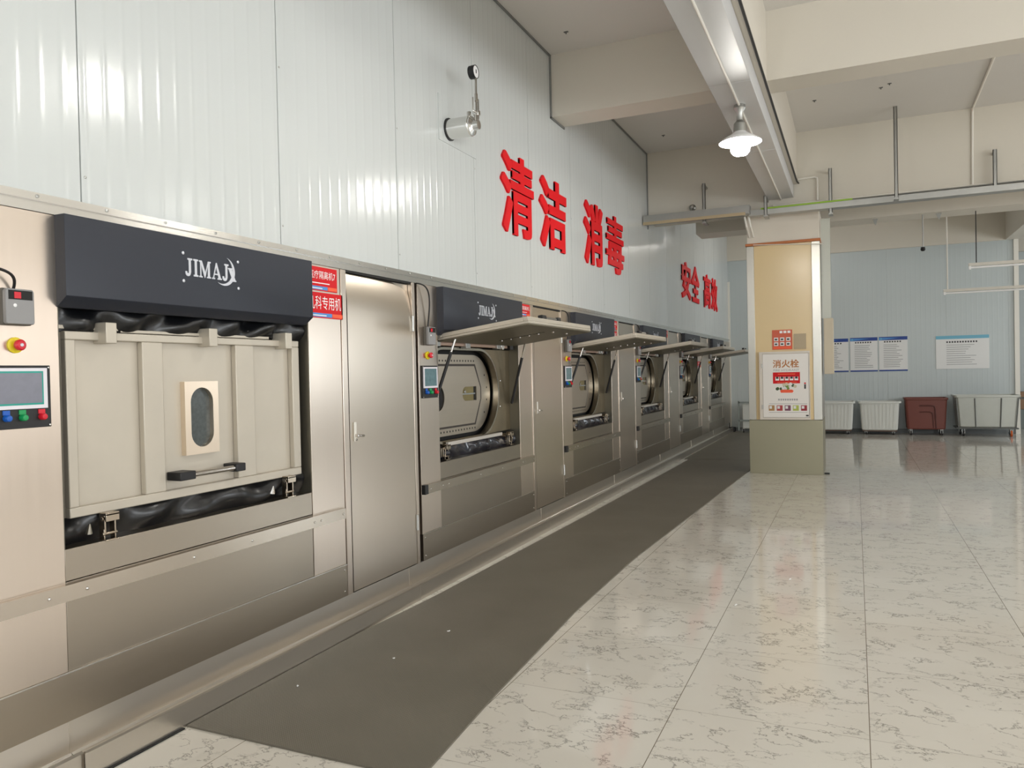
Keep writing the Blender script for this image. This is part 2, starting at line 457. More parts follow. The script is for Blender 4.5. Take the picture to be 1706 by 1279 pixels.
# stainless gutter kerb at the foot of the machines, in welded lengths
jo = [-0.5, 2.03, 4.58, 7.06, 9.6, 12.16, 14.7, 17.2, 19.5]
mb = MB()
for i, (a, b) in enumerate(zip(jo, jo[1:])):
    e = 0.012 if i == 0 else 0.0
    prof = [(-3.3, 0), (-2.79-e, 0), (-2.79-e, 0.106), (-2.80-e, 0.112), (-2.812-e, 0.106), (-2.815-e, 0.088), (-2.870, 0.085), (-2.880, 0.093), (-2.884, 0.219), (-3.3, 0.219)]
    mb.prism(prof, 'y', a+0.0015, b-0.0015)
    mb.box(-2.8835, -2.8790, b-0.006, b+0.006, 0.08, 0.221); mb.box(-2.7905, -2.7885, b-0.006, b+0.006, 0.0, 0.108)
struct('trim_5', mb, mat('gutter_steel', (214, 208, 199), 0.30, 1.0, bump=(2.5, 0.05, 0.008)))
struct('trim_6', MB().box(-2.79, -2.775, 1.2, 2.50, 0.0, 0.006), DARK)
tag(bx(-2.86, -2.74, 19.5, 19.66, 0.0, 0.12).build('kerb_stop', BLACK, bevel=0.015), 'black rubber stop at far end of the steel kerb', 'stop')

# ------------------------------------------------------------------ machines
def fy(u, v, d): return (d, u, v)            # upright plane facing +x : u along y, v up, d outward
def stadium(c0, c1, cz, R, n=20):
    pts = []
    for i in range(n+1):
        t = -math.pi/2 + math.pi*i/n; pts.append((c1+R*math.cos(t), cz+R*math.sin(t)))
    for i in range(n+1):
        t = math.pi/2 + math.pi*i/n; pts.append((c0+R*math.cos(t), cz+R*math.sin(t)))
    return pts
def crumple(y0, y1, z0, z1, x, amp, seed, ny=70, nz=9):
    rnd = random.Random(seed); mb = MB(); V = []
    ks = [(rnd.uniform(5, 34), rnd.uniform(-2.2, 2.2), rnd.uniform(0, 6.28), rnd.uniform(0.3, 1)) for _ in range(8)]
    for i in range(ny+1):
        row = []
        for j in range(nz+1):
            u = i/ny; w = j/nz; y = y0+(y1-y0)*u; z = z0+(z1-z0)*w
            s = sum(a*math.sin(k*y*1.0+p+q*w*2.0) for k, q, p, a in ks)/3.2
            env = 0.35+0.65*math.sin(math.pi*w)
            row.append(mb.bm.verts.new((x+amp*(s*0.6+0.5)*env, y, z+0.012*math.sin(9*y+seed)*(1-w))))
        V.append(row)
    for i in range(ny):
        for j in range(nz): mb.face([V[i][j], V[i+1][j], V[i+1][j+1], V[i][j+1]])
    return mb
def logo_builder():
    """white raised lettering JIMAJX with a crescent swoosh through the X"""
    mb = MB(); d0, d1 = 0.060, 0.0625
    u0, z0 = 0.585, 2.056
    H = 0.088
    cnt = [0]
    def P(loops, ox, oz, s=1.0):
        cnt[0] += 1
        mb.shape([[(ox+p[0]*s, oz+p[1]*s) for p in lp] for lp in loops], fy, d0, d1+0.0002*cnt[0])
    h = H
    def arcpts(cx, cz, r, a0, a1, n=8): return [(cx+r*math.cos(math.radians(a0+(a1-a0)*i/n)), cz+r*math.sin(math.radians(a0+(a1-a0)*i/n))) for i in range(n+1)]
    def J(ox, oz, s):
        stem = arcpts(0.016, 0.016, 0.016, 0, -180, 8)
        lp = [(0.010, h), (0.010, h-0.008), (0.017, h-0.010), (0.017, 0.018)] + [(0.014, 0.012), (0.008, 0.013), (0.006, 0.022), (-0.004, 0.022)] + arcpts(0.012, 0.014, 0.0165, 195, 345, 8) + [(0.031, 0.02), (0.031, h-0.010), (0.040, h-0.008), (0.040, h)]
        P([lp], ox, oz, s)
    def I(ox, oz, s):
        P([[(0, 0), (0.030, 0), (0.030, 0.008), (0.022, 0.010), (0.022, h-0.010), (0.030, h-0.008), (0.030, h), (0, h), (0, h-0.008), (0.008, h-0.010), (0.008, 0.010), (0, 0.008)]], ox, oz, s)
    def M(ox, oz, s):
        P([[(0, 0), (0.022, 0), (0.022, 0.007), (0.014, 0.009), (0.014, h*0.72), (0.036, 0.0), (0.040, 0.0), (0.058, h*0.72), (0.058, 0.009), (0.051, 0.007), (0.051, 0), (0.079, 0), (0.079, 0.007), (0.072, 0.009), (0.072, h-0.009), (0.079, h-0.007), (0.079, h), (0.060, h), (0.041, 0.030), (0.019, h), (0, h), (0, h-0.007), (0.007, h-0.009), (0.007, 0.009), (0, 0.007)]], ox, oz, s)
    def A(ox, oz, s):
        P([[(0, 0), (0.022, 0), (0.022, 0.007), (0.015, 0.009), (0.019, 0.024), (0.042, 0.024), (0.046, 0.009), (0.039, 0.007), (0.039, 0), (0.070, 0), (0.070, 0.007), (0.063, 0.009), (0.036, h+0.002), (0.030, h+0.002), (0.008, 0.009), (0, 0.007)], [(0.021, 0.031), (0.031, 0.066), (0.040, 0.031)]], ox, oz, s)
    J(u0+0.002, z0, 0.93); I(u0+0.0455, z0, 0.93); M(u0+0.079, z0, 0.91)
    A(u0+0.157, z0, 0.89); J(u0+0.228, z0, 0.93)
    P([[(0.260, 0.065), (0.260, 0.060), (0.265, 0.058), (0.288, 0.009), (0.284, 0.005), (0.284, 0), (0.3145, 0), (0.3145, 0.005), (0.309, 0.008), (0.286, 0.058), (0.290, 0.060), (0.290, 0.065)]], u0, z0, 1)
    out, inn = [], []
    for i in range(33):
        t = i/32; a = math.radians(72-198*t)
        out.append((0.235+0.071*math.cos(a), 0.045+0.071*math.sin(a)))
        r = 0.0705-0.017*math.sin(math.pi*t)
        inn.append((0.235+r*math.cos(a), 0.045+r*math.sin(a)))
    P([out+inn[::-1]], u0, z0, 1)
    return mb
def make_door(parent, opened):
    """ribbed drum-cover door, origin at its top hinge line"""
    W_, H_ = 1.425, 0.765
    mb = MB().use(DOORG)
    mb.box(-0.03, -0.012, 0, W_, -H_, 0)
    for a in ((0, W_, -0.035, 0), (0, W_, -H_, -H_+0.042), (0, 0.044, -H_+0.042, -0.035), (1.366, W_, -H_+0.042, -0.035), (0.366, 0.478, -H_+0.042, -0.035), (0.933, 1.064, -H_+0.042, -0.035)):
        mb.box(-0.012, 0.02, a[0], a[1], a[2], a[3])
    mb.use(DOORU).box(-0.040, -0.029, 0.004, W_-0.004, -H_+0.004, -0.004)
    door = mb.build('drum_cover_door', None, parent, bevel=0.004)
    oval = [(p[0]+0.707, p[1]) for p in [(0.0, 0.0)]]
    plate = [(0.60, -0.572), (0.81, -0.572), (0.81, -0.218), (0.60, -0.218)]
    ov = []
    for i in range(15):
        t = math.pi*i/14; ov.append((0.705+0.07*math.cos(t), -0.318+0.07*math.sin(t)))
    for i in range(15):
        t = math.pi+math.pi*i/14; ov.append((0.705+0.07*math.cos(t), -0.468+0.07*math.sin(t)))
    wp = MB().shape([plate, ov], fy, -0.012, 0.018).build('window_plate', mat('window_plate_steel', (228, 212, 192), 0.3, 1.0), door)
    MB().shape([ov], fy, -0.011, -0.006).build('porthole', GLASSM, door)
    hb = MB().use(BLACK).box(-0.012, 0.078, 0.508, 0.60, -0.680, -0.640).box(-0.012, 0.078, 0.86, 0.925, -0.680, -0.640)
    hb.use(CHROME).cyl((0.060, 0.59, -0.660), (0.060, 0.87, -0.660), 0.013)
    add_label(hb.build('handle', None, door, bevel=0.004), 'black and chrome pull handle')
    for u in (0.15, 0.715, 1.262):
        MB().box(-0.03, 0.068, u, u+0.052, -0.048, 0.040).build('hook', DOORG, door, bevel=0.003)
    if opened:
        hm = MB()
        for i in range(15):
            z = -0.20-0.028*i
            hm.use(DARK).box(-0.0412, -0.0402, 0.69, 0.722, z-0.010, z+0.010)
            if i % 3 == 0: hm.use(STEELB).ball((-0.043, 0.735, z), 0.007, 5)
        hm.build('drain_slots', None, door)
        for u in (0.80, 1.12): MB().lathe((-0.041, u, -0.64), [(0.011, 0), (0.008, -0.008), (0.001, -0.010)], 10, 'x').build('fixing_bolt', CHROME, door)
        door.location = (-0.03, 0.045, 1.862); door.rotation_euler = (0, math.radians(-97.5), 0)
    else:
        door.location = (-0.060, 0.055, 1.782)
    return door
def latch(parent, u, z):
    mb = MB()
    mb.box(-0.045, 0.0, u-0.0319, u+0.0348, z-0.085, z-0.078).box(-0.045, -0.015, u-0.0290, u-0.0232, z-0.08, z-0.035).box(-0.045, -0.015, u+0.0232, u+0.0290, z-0.08, z-0.035)
    mb.cyl((-0.020, u-0.0348, z-0.055), (-0.020, u+0.0348, z-0.055), 0.008, n=10)
    mb.box(-0.045, -0.012, u-0.0275, u-0.0203, z-0.055, z+0.035).box(-0.045, -0.012, u+0.0203, u+0.0275, z-0.055, z+0.035)
    mb.cyl((-0.018, u-0.0377, z+0.010), (-0.018, u+0.0377, z+0.010), 0.009, n=10)
    mb.box(-0.04, 0.004, u-0.0319, u+0.0319, z+0.022, z+0.034).box(-0.004, 0.004, u-0.0319, u+0.0319, z-0.002, z+0.03)
    return mb.build('latch', mat('worn_chrome', (178, 166, 150), 0.22, 1.0), parent, bevel=0.0015)
def machine(y0, label, opened, first=False):
    r = thing('barrier_washer', label, 'washing machine', (F, y0, 0), 'row of barrier washing machines')
    ul = -0.75 if first else -0.285
    # housing
    bx(-0.44, 0.0, ul, -0.001, 0.418, 2.235).build('side_panel', STEEL, r, bevel=0.002)
    bx(-0.44, 0.0, 1.521, 1.825, 0.418, 2.235).build('side_panel', STEEL, r, bevel=0.002)
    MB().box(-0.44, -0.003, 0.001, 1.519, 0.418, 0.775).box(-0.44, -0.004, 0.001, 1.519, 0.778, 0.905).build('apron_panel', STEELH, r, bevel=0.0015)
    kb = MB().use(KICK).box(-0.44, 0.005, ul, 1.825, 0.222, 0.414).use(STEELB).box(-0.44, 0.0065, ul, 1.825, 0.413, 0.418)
    kb.use(CHROME)
    for u in (ul+0.035, 1.80):
        for z in (0.255, 0.385): kb.lathe((0.005, u, z), [(0.007, 0), (0.005, 0.003), (0.001, 0.004)], 8, 'x')
    kb.build('kick_plate', None, r)
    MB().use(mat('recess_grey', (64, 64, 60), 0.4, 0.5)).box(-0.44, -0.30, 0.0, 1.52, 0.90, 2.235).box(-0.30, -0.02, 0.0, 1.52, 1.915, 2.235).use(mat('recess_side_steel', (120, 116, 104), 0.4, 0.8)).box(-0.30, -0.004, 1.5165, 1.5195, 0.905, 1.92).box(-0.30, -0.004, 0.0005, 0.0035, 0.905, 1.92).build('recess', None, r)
    # hood
    MB().prism([(0.0, 2.236), (0.058, 2.236), (0.06, 2.234), (0.06, 1.915), (0.058, 1.912), (0.004, 1.872), (-0.02, 1.872), (-0.02, 2.236)], 'y', -0.005, 1.492).build('hood', HOOD, r, bevel=0.0015)
    lb = logo_builder()
    hood = [o for o in bpy.data.objects if o.parent == r and o.name.startswith('hood')][-1]
    lb.build('logo', SILVER, hood)
    for u, z in ((0.572, 2.158), (0.572, 2.030), (0.915, 2.158), (0.915, 2.026)):
        MB().lathe((0.060, u, z), [(0.0075, 0), (0.0075, 0.003), (0.002, 0.006)], 12, 'x').build('screw', SILVER, hood)
    # bumper rail
    bl = ul if first else -0.27
    bb = MB().use(mat('rail_steel', (186, 177, 164), 0.25, 1.0)).box(0.0, 0.028, bl, 1.795, 0.706, 0.77)
    if not first: bb.use(BLACK).box(0.0, 0.030, bl-0.012, bl+0.032, 0.704, 0.772)
    bb.use(CHROME)
    for u in ([-0.55, -0.09, 0.07, 0.62, 1.0, 1.5, 1.56, 1.77] if first else [-0.2, -0.02, 0.07, 0.62, 1.05, 1.5, 1.56, 1.77]):
        bb.lathe((0.028, u, 0.736), [(0.007, 0), (0.006, 0.003), (0.001, 0.005)], 8, 'x')
    bb.build('bumper_rail', None, r)
    # controls
    du = -0.018 if first else 0.0
    c0, c1 = -0.255+du, -0.03+du
    cp = bx(0.0, 0.012, c0, c1, 1.402, 1.640).build('control_panel', BLACK, r, bevel=0.002)
    sm = MB().use(BEZEL).box(0.012, 0.020, c0+0.008, c1-0.018, 1.476, 1.630)
    sm.use(TEAL if first else SCREENB).box(0.0202, 0.0208, c0+0.02, c1-0.034, 1.490, 1.618)
    if first: sm.use(SCREEN).box(0.0210, 0.0213, c0+0.02, c1-0.040, 1.497, 1.611)
    sm.build('touch_screen', None, cp)
    for u, m_, lbl in ((-0.205, BLUEP, 'blue push button'), (-0.145, GREENP, 'green push button'), (-0.07, REDP, 'red push button')):
        u += du
        pb = MB().use(m_).box(0.012, 0.016, u-0.013, u+0.013, 1.455, 1.472)
        pb.lathe((0.012, u, 1.443), [(0.013, 0), (0.013, 0.018), (0.010, 0.023), (0.001, 0.024)], 14, 'x')
        add_label(pb.build('push_button', None, cp), lbl)
    for u in (c0+0.008, c1-0.007):
        for z in (1.410, 1.632): MB().lathe((0.012, u, z), [(0.005, 0), (0.004, 0.003), (0.001, 0.004)], 8, 'x').build('screw', CHROME, cp)
    es = MB().use(YELLOW).lathe((0.0, -0.157+du, 1.716), [(0.030, 0.0), (0.030, 0.006), (0.026, 0.008), (0.001, 0.009)], 20, 'x').build('emergency_stop', None, r)
    MB().use(REDP).lathe((0.0, -0.157+du, 1.716), [(0.010, 0.009), (0.010, 0.02), (0.020, 0.024), (0.021, 0.036), (0.015, 0.042), (0.001, 0.043)], 20, 'x').use(SILVER).lathe((0.0, -0.157+du, 1.716), [(0.007, 0.043), (0.006, 0.0445), (0.001, 0.045)], 10, 'x').build('stop_button', None, es)
    # mouth
    if not opened:
        bx(-0.29, -0.105, 0.03, 1.49, 0.93, 1.80).build('drum_front', DARK, r)
        crumple(0.006, 1.512, 1.783, 1.915, -0.085, 0.075, 3).build('bellows', RUBBER, r, smooth=80)
        crumple(0.006, 1.512, 0.895, 1.045, -0.105, 0.09, 8).build('bellows', RUBBER, r, smooth=80)
        make_door(r, False)
        MB().box(-0.10, -0.062, 0.005, 0.32, 1.792, 1.808).box(-0.10, -0.06, 0.33, 1.26, 1.786, 1.800).build('upper_rail', DOORG, r, bevel=0.002)
        for u in (0.07, 0.20, 1.10, 1.24): bx(-0.10, -0.062, u, u+0.05, 1.809, 1.83).build('hinge_bracket', BLACK, r, bevel=0.003)
        latch(r, 0.215, 0.985); latch(r, 1.345, 0.990)
        for u in (0.125, 1.22): MB().cyl((-0.03, u, 0.945), (-0.02, u, 0.985), 0.016, 0.003, 8).build('clamp_tip', CHROME, r)
    else:
        c0_, c1_, cz = 0.245, 0.875, 1.405
        pl = MB().use(PLATE).shape([[(0.004, 1.045), (1.515, 1.045), (1.515, 1.785), (0.004, 1.785)], stadium(c0_, c1_, cz, 0.372)], fy, -0.125, -0.10)
        pl.use(CHROME)
        for a in (-62, -22, 16, 58):
            t = math.radians(a); pl.lathe((-0.10, c1_+0.45*math.cos(t), cz+0.36*math.sin(t)), [(0.009, 0), (0.008, 0.006), (0.001, 0.008)], 8, 'x')
        pl.use(PLATE).shape([stadium(c0_, c1_+0.10, cz, 0.368)+[], stadium(c0_, c1_+0.085, cz, 0.362)], fy, -0.10, -0.094) if False else None
        plo = pl.build('front_plate', None, r)
        MB().use(mat('ring_steel', (176, 170, 156), 0.25, 1.0)).shape([stadium(c0_, c1_, cz, 0.386, 32), stadium(c0_, c1_, cz, 0.366, 32)], fy, -0.15, -0.088).build('mouth_ring', None, r)
        bx(-0.29, -0.19, 0.01, 1.51, 1.0, 1.83).build('drum_shell', DARK, r)
        hexa = [(0.03, 1.640), (0.865, 1.640), (0.975, 1.455), (0.975, 1.355), (0.855, 1.150), (0.03, 1.150)]
        dr = MB().use(DRUM).shape([stadium(c0_, c1_, cz, 0.332, 32)], fy, -0.19, -0.155)
        dr.use(DARK)
        for i in range(16):
            for z in (1.685, 1.105): dr.cyl((-0.1549, 0.14+0.05*i, z), (-0.1543, 0.14+0.05*i, z), 0.009, n=8)
        for a in (-38, -13, 9, 33):
            t = math.radians(a); dr.cyl((-0.1549, c1_+0.285*math.cos(t)-0.02, cz+0.285*math.sin(t)), (-0.1543, c1_+0.285*math.cos(t)-0.02, cz+0.285*math.sin(t)), 0.009, n=8)
        drum = dr.build('inner_drum', None, r)
        dk = [(p[0]+(0.042 if p[0] > 0.5 else -0.01), p[1]+(0.018 if p[1] > 1.5 else (-0.018 if p[1] < 1.2 else 0))) for p in hexa]
        MB().use(mat('seal_dark', (58, 50, 44), 0.5)).shape([dk], fy, -0.1548, -0.150).build('door_seal', None, drum)
        hole = [(0.225+0.105*math.cos(2*math.pi*i/24), 1.385+0.105*math.sin(2*math.pi*i/24)) for i in range(24)]
        pk = [(0.70+0.06*math.cos(math.pi*0.5+math.pi*i/10), 1.405+0.06*math.sin(math.pi*0.5+math.pi*i/10)) for i in range(11)]+[(0.90, 1.345), (0.90, 1.465)]
        MB().shape([hexa, hole, pk], fy, -0.150, -0.138).build('drum_door', DRUM, drum)
        bx(-0.1502, -0.1496, 0.10, 0.35, 1.27, 1.50).build('grip_hole', DARK, drum)
        MB().use(POCKET).box(-0.1502, -0.1494, 0.62, 0.87, 1.335, 1.475).use(DARK).box(-0.1492, -0.1486, 0.865, 0.90, 1.347, 1.463).use(CHROME).box(-0.149, -0.140, 0.63, 0.88, 1.398, 1.410).lathe((-0.149, 0.70, 1.42), [(0.018, 0), (0.016, 0.008), (0.001, 0.01)], 12, 'x').build('drum_latch', None, drum)
        # upper hinge bar with brackets
        MB().use(mat('pinkish_bar', (186, 158, 140), 0.35, 0.8)).box(-0.11, -0.05, 0.02, 1.38, 1.80, 1.845).use(GALV).box(-0.08, -0.03, 0.04, 0.10, 1.79, 1.86).box(-0.08, -0.03, 0.52, 0.60, 1.785, 1.86).box(-0.08, -0.03, 1.12, 1.20, 1.79, 1.86).use(STEELB).cyl((-0.06, 1.24, 1.82), (-0.03, 1.24, 1.82), 0.035).use(BLACK).box(-0.09, -0.03, 1.40, 1.47, 1.79, 1.86).build('hinge_bar', None, r, bevel=0.002)
        make_door(r, True)
        # sill
        MB().use(mat('sill_bar_white', (214, 208, 200), 0.3, 0.4)).box(-0.075, -0.045, 0.22, 1.22, 1.010, 1.040).build('sill_bar', None, r, bevel=0.004)
        latch(r, 0.13, 0.995); latch(r, 1.33, 1.0)
        rn = random.Random(5); WC = mat('worn_chrome', (178, 166, 150), 0.22, 1.0)
        for i in range(6):
            u = 1.22+0.03*i; MB().cyl((-0.06, u, 0.97+rn.random()*0.06), (-0.02, u+0.012, 0.96+rn.random()*0.06), 0.010, n=8).build('clamp_rod', WC, r)
        for i in range(4):
            u = 0.05+0.03*i; bx(-0.07, -0.02, u, u+0.012, 0.94, 1.01).build('clamp_fin', WC, r, bevel=0.001)
        crumple(0.006, 1.512, 0.895, 1.02, -0.09, 0.075, 12).build('bellows', mat('dark_plastic_film', (28, 30, 40), 0.18, 0.0, 0.7), r, smooth=80)
        # gas struts
        for u, a, b in ((0.12, (0.115, 1.852), (-0.03, 1.42)), (1.47, (0.115, 1.852), (-0.06, 1.30))):
            p = Vector((a[0], u+0.0, a[1])); q = Vector((b[0], u+(-0.06 if u < 1 else 0.02), b[1]))
            if u > 1: p.y = 1.42; q.y = 1.475
            else: p.y = 0.075; q.y = 0.03
            mid = p.lerp(q, 0.25)
            g = MB().use(CHROME).cyl(p, mid, 0.009, n=10).ball(p, 0.016, 6).use(BLACK).cyl(mid, q, 0.013, n=10).ball(q, 0.014, 6)
            g.build('gas_strut', None, r)
    return r
m1 = machine(2.03, 'nearest stainless washer, ribbed beige drum door closed under its black hood', False, True)
OPEN_Y = [5.05, 8.035, 11.02, 14.005, 16.99]
OPEN_L = ['stainless washer with raised door nearest the camera, second machine of the row',
          'third stainless washer from the left, door raised, red signs beside its hood',
          'fourth stainless washer along the row, door raised, just before the deep beam',
          'fifth stainless washer along the row, door raised, in the shaded far bay',
          'last stainless washer of the row beside the far wall, door raised']
proto = machine(OPEN_Y[0], OPEN_L[0], True)
machines = [m1, proto]
for y, l in zip(OPEN_Y[1:], OPEN_L[1:]):
    c = copy_tree(proto); c.location = (F, y, 0); c['label'] = l; machines.append(c)

# tall steel service doors between the machines
def service_door(y0, label, dent):
    r = thing('service_door', label, 'door', (F, y0, 0), 'tall steel doors between the washers')
    for u0, u1 in ((1.828, 1.882), (2.652, 2.692)):
        bx(-0.40, 0.006, u0, u1, 0.222, 2.234).build('door_jamb', STEEL, r, bevel=0.003)
    bx(-0.40, 0.0, 1.884, 2.650, 2.222, 2.234).build('lintel', DARK, r)
    bx(-0.40, -0.03, 1.884, 2.650, 0.222, 2.222).build('cavity', DARK, r)
    pm = MB(); n = 44; rings = []
    for i in range(n+1):
        z = 0.228+(2.217-0.228)*i/n
        row = []
        for j in range(9):
            u = 1.891+0.757*j/8
            t = max(0.0, (z-2.0+0.10*(j/8.0)**2)/0.22)
            row.append((0.004-dent*t*t+0.0012*math.sin(2.1*z+1.3*u), u, z))
        rings.append([(-0.028, 2.648, z), (-0.028, 1.891, z)]+row)
    p = pm.loft(rings).build('door_panel', STEELD, r, smooth=50)
    h = MB().use(PVC).box(0.004, 0.012, 1.925, 1.948, 1.165, 1.285).use(CHROME).box(0.012, 0.035, 1.930, 1.942, 1.19, 1.21).cyl((0.03, 1.936, 1.20), (0.03, 2.0, 1.195), 0.008, n=10).cyl((0.012, 1.937, 1.175), (0.02, 1.937, 1.175), 0.008, n=10)
    h.build('handle', None, p, bevel=0.001)
    for z in (0.52, 1.94):
        MB().cyl((0.010, 2.652, z-0.055), (0.010, 2.652, z+0.055), 0.011, n=12).build('hinge', GALV, r)
    return r
d0 = service_door(2.03, 'tall steel service door right of the nearest washer, bright dented top', 0.022)
DL = ['tall steel service door between the second and third washers, olive sheen at its foot',
      'tall steel service door between the third and fourth washers',
      'tall steel service door between the fourth and fifth washers',
      'tall steel service door between the fifth and sixth washers']
d1 = service_door(OPEN_Y[0], DL[0], 0.006)
for y, l in zip(OPEN_Y[1:4], DL[1:]):
    c = copy_tree(d1); c.location = (F, y, 0); c['label'] = l
# panel closing the row against the far wall
struct('trim_7', MB().box(-3.3, F, 16.99+1.83, BACK-0.07, 0.222, 2.236), STEEL)

# signal boxes with their cables
def signal_box(y0, label, big):
    r = thing('card_reader', label, 'reader box', (F, y0, 0), 'grey reader boxes beside the washer hoods')
    u0, u1 = (-0.232, -0.125) if big else (-0.212, -0.105)
    hb = MB().use(GBOXD).box(0, 0.026, u0, u1, 1.790, 1.926)
    hb.use(GBOX).prism([(u0+0.004, 1.793), (u1-0.004, 1.793), (u1, 1.80), (u1, 1.915), (u1-0.006, 1.924), (u0+0.006, 1.924), (u0, 1.915), (u0, 1.80)], 'x', 0.026, 0.046)
    hs = hb.build('housing', None, r, bevel=0.003)
    wb = MB().use(DARK).box(0.046, 0.0475, u0+0.010, u1-0.008, 1.884, 1.918).use(REDP).box(0.0475, 0.0490, u0+0.03, u0+0.055, 1.888, 1.912)
    add_label(wb.build('indicator_window', None, hs), 'dark window with a red lamp')
    MB().lathe((0.046, u0+0.034, 1.862), [(0.007, 0), (0.005, 0.002), (0.001, 0.003)], 12, 'x').build('round_button', WHITEP, hs)
    us = u0-0.16 if big else u0-0.10
    pts = []
    for i in range(17):
        t = i/16
        pts.append((0.012+0.03*math.sin(math.pi*t), us+(u0+0.05-us)*(1-(1-t)**2.2), (2.0 if big else 2.232)-(0.075 if big else 0.306)*t**(2.4)))
    MB().tube(pts, 0.0055, 8).build('cable', CABLE, r)
    return r
signal_box(2.03, 'grey reader box with red lamp window at left edge, above the stop button', True)
s2 = signal_box(OPEN_Y[0], 'grey reader box left of the second washer, hung on a thin black cable', False)
for y, l in zip(OPEN_Y[1:], ['grey reader box left of the third washer', 'grey reader box left of the fourth washer', 'grey reader box left of the fifth washer', 'grey reader box left of the sixth washer at the far end']):
    c = copy_tree(s2); c.location = (F, y, 0); c['label'] = l

# red name signs beside the hoods
def bars(mb, rnd, u0, u1, v0, v1, n, fn, d, fill=0.5, lo=0.6):
    h = (v1-v0)/n
    for i in range(n):
        w = (u1-u0)*rnd.uniform(lo, 1.0); zc = v1-h*(i+0.5)
        a = fn(u0, zc-h*fill/2, d); b = fn(u0+w, zc-h*fill/2, d); c = fn(u0+w, zc+h*fill/2, d); e = fn(u0, zc+h*fill/2, d)
        mb.poly([a, b, c, e])
def red_sign(y0, u0, u1, z0, z1, txt, label, sub=True, t0=0.0):
    r = thing('name_sign', label, 'sign', (F, y0, 0), 'red name signs beside the hoods')
    mb = MB().use(RED).box(0.0, 0.006, u0, u1, z0, z1)
    w = u1-u0; h = z1-z0
    mb.use(BLUE).box(0.006, 0.0063, u0+0.012, u1-0.26*w, z0+0.006, z0+0.19*h)
    mb.use(ORANGE).box(0.006, 0.0063, u1-0.25*w, u1-0.004, z0+0.006, z0+0.19*h)
    mb.build('board', None, r)
    tb = MB().use(WHITEP)
    tb.text(txt, fy, u0+t0, u1-0.018, z0+(0.50 if sub else 0.34)*h, z0+(0.84 if sub else 0.86)*h, 0.0, 0.0068, 0.0)
    rn = random.Random(4)
    if sub: bars(tb, rn, u0+0.10*w, u1-0.15*w, z0+0.28*h, z0+0.36*h, 1, fy, 0.0068, 0.5, 0.9)
    bars(tb, rn, u0+0.10*w, u1-0.35*w, z0+0.05*h, z0+0.15*h, 1, fy, 0.0068, 0.4, 0.9)
    tb.build('lettering', None, r)
    return r
red_sign(2.03, 1.435, 1.792, 2.082, 2.222, '医疗隔离机7', 'red sign with white characters and a 7 by the nearest hood, upper of two', True, 0.10)
red_sign(2.03, 1.435, 1.842, 1.922, 2.072, '儿科专用机', 'red sign of large white characters below the sign with the 7', False, 0.085)
rs = red_sign(OPEN_Y[0], 1.455, 1.80, 2.115, 2.228, '医疗隔离机', 'red sign at the right end of the second washer hood', True, 0.05)
c = copy_tree(rs); c.location = (F, OPEN_Y[1], 0); c['label'] = 'red sign at the third washer hood, upper of two'
red_sign(OPEN_Y[1], 1.455, 1.78, 1.955, 2.095, '医疗隔离机', 'red sign at the third washer hood, lower of two', False, 0.05)
c = copy_tree(rs); c.location = (F, OPEN_Y[2], 0); c['label'] = 'small red sign at the fourth washer hood'
c = copy_tree(rs); c.location = (F, OPEN_Y[3], -0.50); c['label'] = 'red sign low on the panel right of the fifth washer'

# big red wall characters
BOLD = {'清': 0.014, '毒': 0.012, '高': 0.016, '效': 0.016, '安': 0.02}
for ch, a, b, z0, z1, l in (('清', 6.27, 7.03, 2.86, 3.62, 'big red wall character, leftmost of the four over the second and third washers'),
        ('洁', 7.19, 7.97, 2.86, 3.60, 'big red wall character, second from left on the lit wall'),
        ('消', 8.58, 9.31, 2.86, 3.62, 'big red wall character, third from left on the lit wall'),
        ('毒', 9.44, 10.27, 2.86, 3.62, 'big red wall character, fourth from left, next to the deep beam'),
        ('安', 14.12, 14.98, 2.90, 3.60, 'big red wall character beyond the beam, leftmost in the shaded bay'),
        ('全', 15.06, 15.86, 2.90, 3.62, 'big red wall character beyond the beam, second from left'),
        ('高', 16.36, 17.20, 2.88, 3.61, 'big red wall character beyond the beam, third from left'),
        ('效', 17.32, 18.10, 2.88, 3.61, 'big red wall character beyond the beam, rightmost next to the pillar')):
    cb = MB(); kk = 0
    for dx in (-0.011, 0.011):
        for dz in (-0.006, 0.006): cb.text(ch, fy, a+0.012+dx, b-0.012+dx, z0+0.008+dz, z1-0.008+dz, 0.02+0.0004*kk, 0.0, BOLD.get(ch, 0.022)); kk += 1
    o = cb.build('wall_character', REDF, None, smooth=0)
    o.location = (-2.8995, 0, 0); tag(o, l, 'wall character', 'red slogan characters on the wall')

# pipe stub with pressure gauge
r = thing('pressure_gauge_pipe', 'steel pipe stub with valve and round gauge high on the ribbed wall', 'pipe', (-2.9, 5.33, 3.50))
MB().lathe((0, 0, 0), [(0.078, 0.0), (0.078, 0.20), (0.074, 0.205), (0.074, 0.215), (0.04, 0.23), (0.035, 0.27), (0.001, 0.27)], 28, 'x').build('pipe_stub', STEELB, r)
MB().lathe((0, 0, 0), [(0.088, 0.0), (0.088, 0.018), (0.078, 0.02)], 28, 'x').build('flange', BLACK, r)
v = MB().use(CHROME).cyl((0.25, 0, 0.02), (0.25, 0, 0.09), 0.02, n=12).box(0.225, 0.275, -0.02, 0.02, 0.075, 0.11).cyl((0.20, -0.03, 0.05), (0.20, -0.03, 0.10), 0.018, n=10).use(CHROME).box(0.24, 0.25, -0.055, -0.045, 0.09, 0.20).cyl((0.25, 0, 0.095), (0.245, -0.05, 0.1), 0.008, n=8)
v.build('valve', None, r, bevel=0.002)
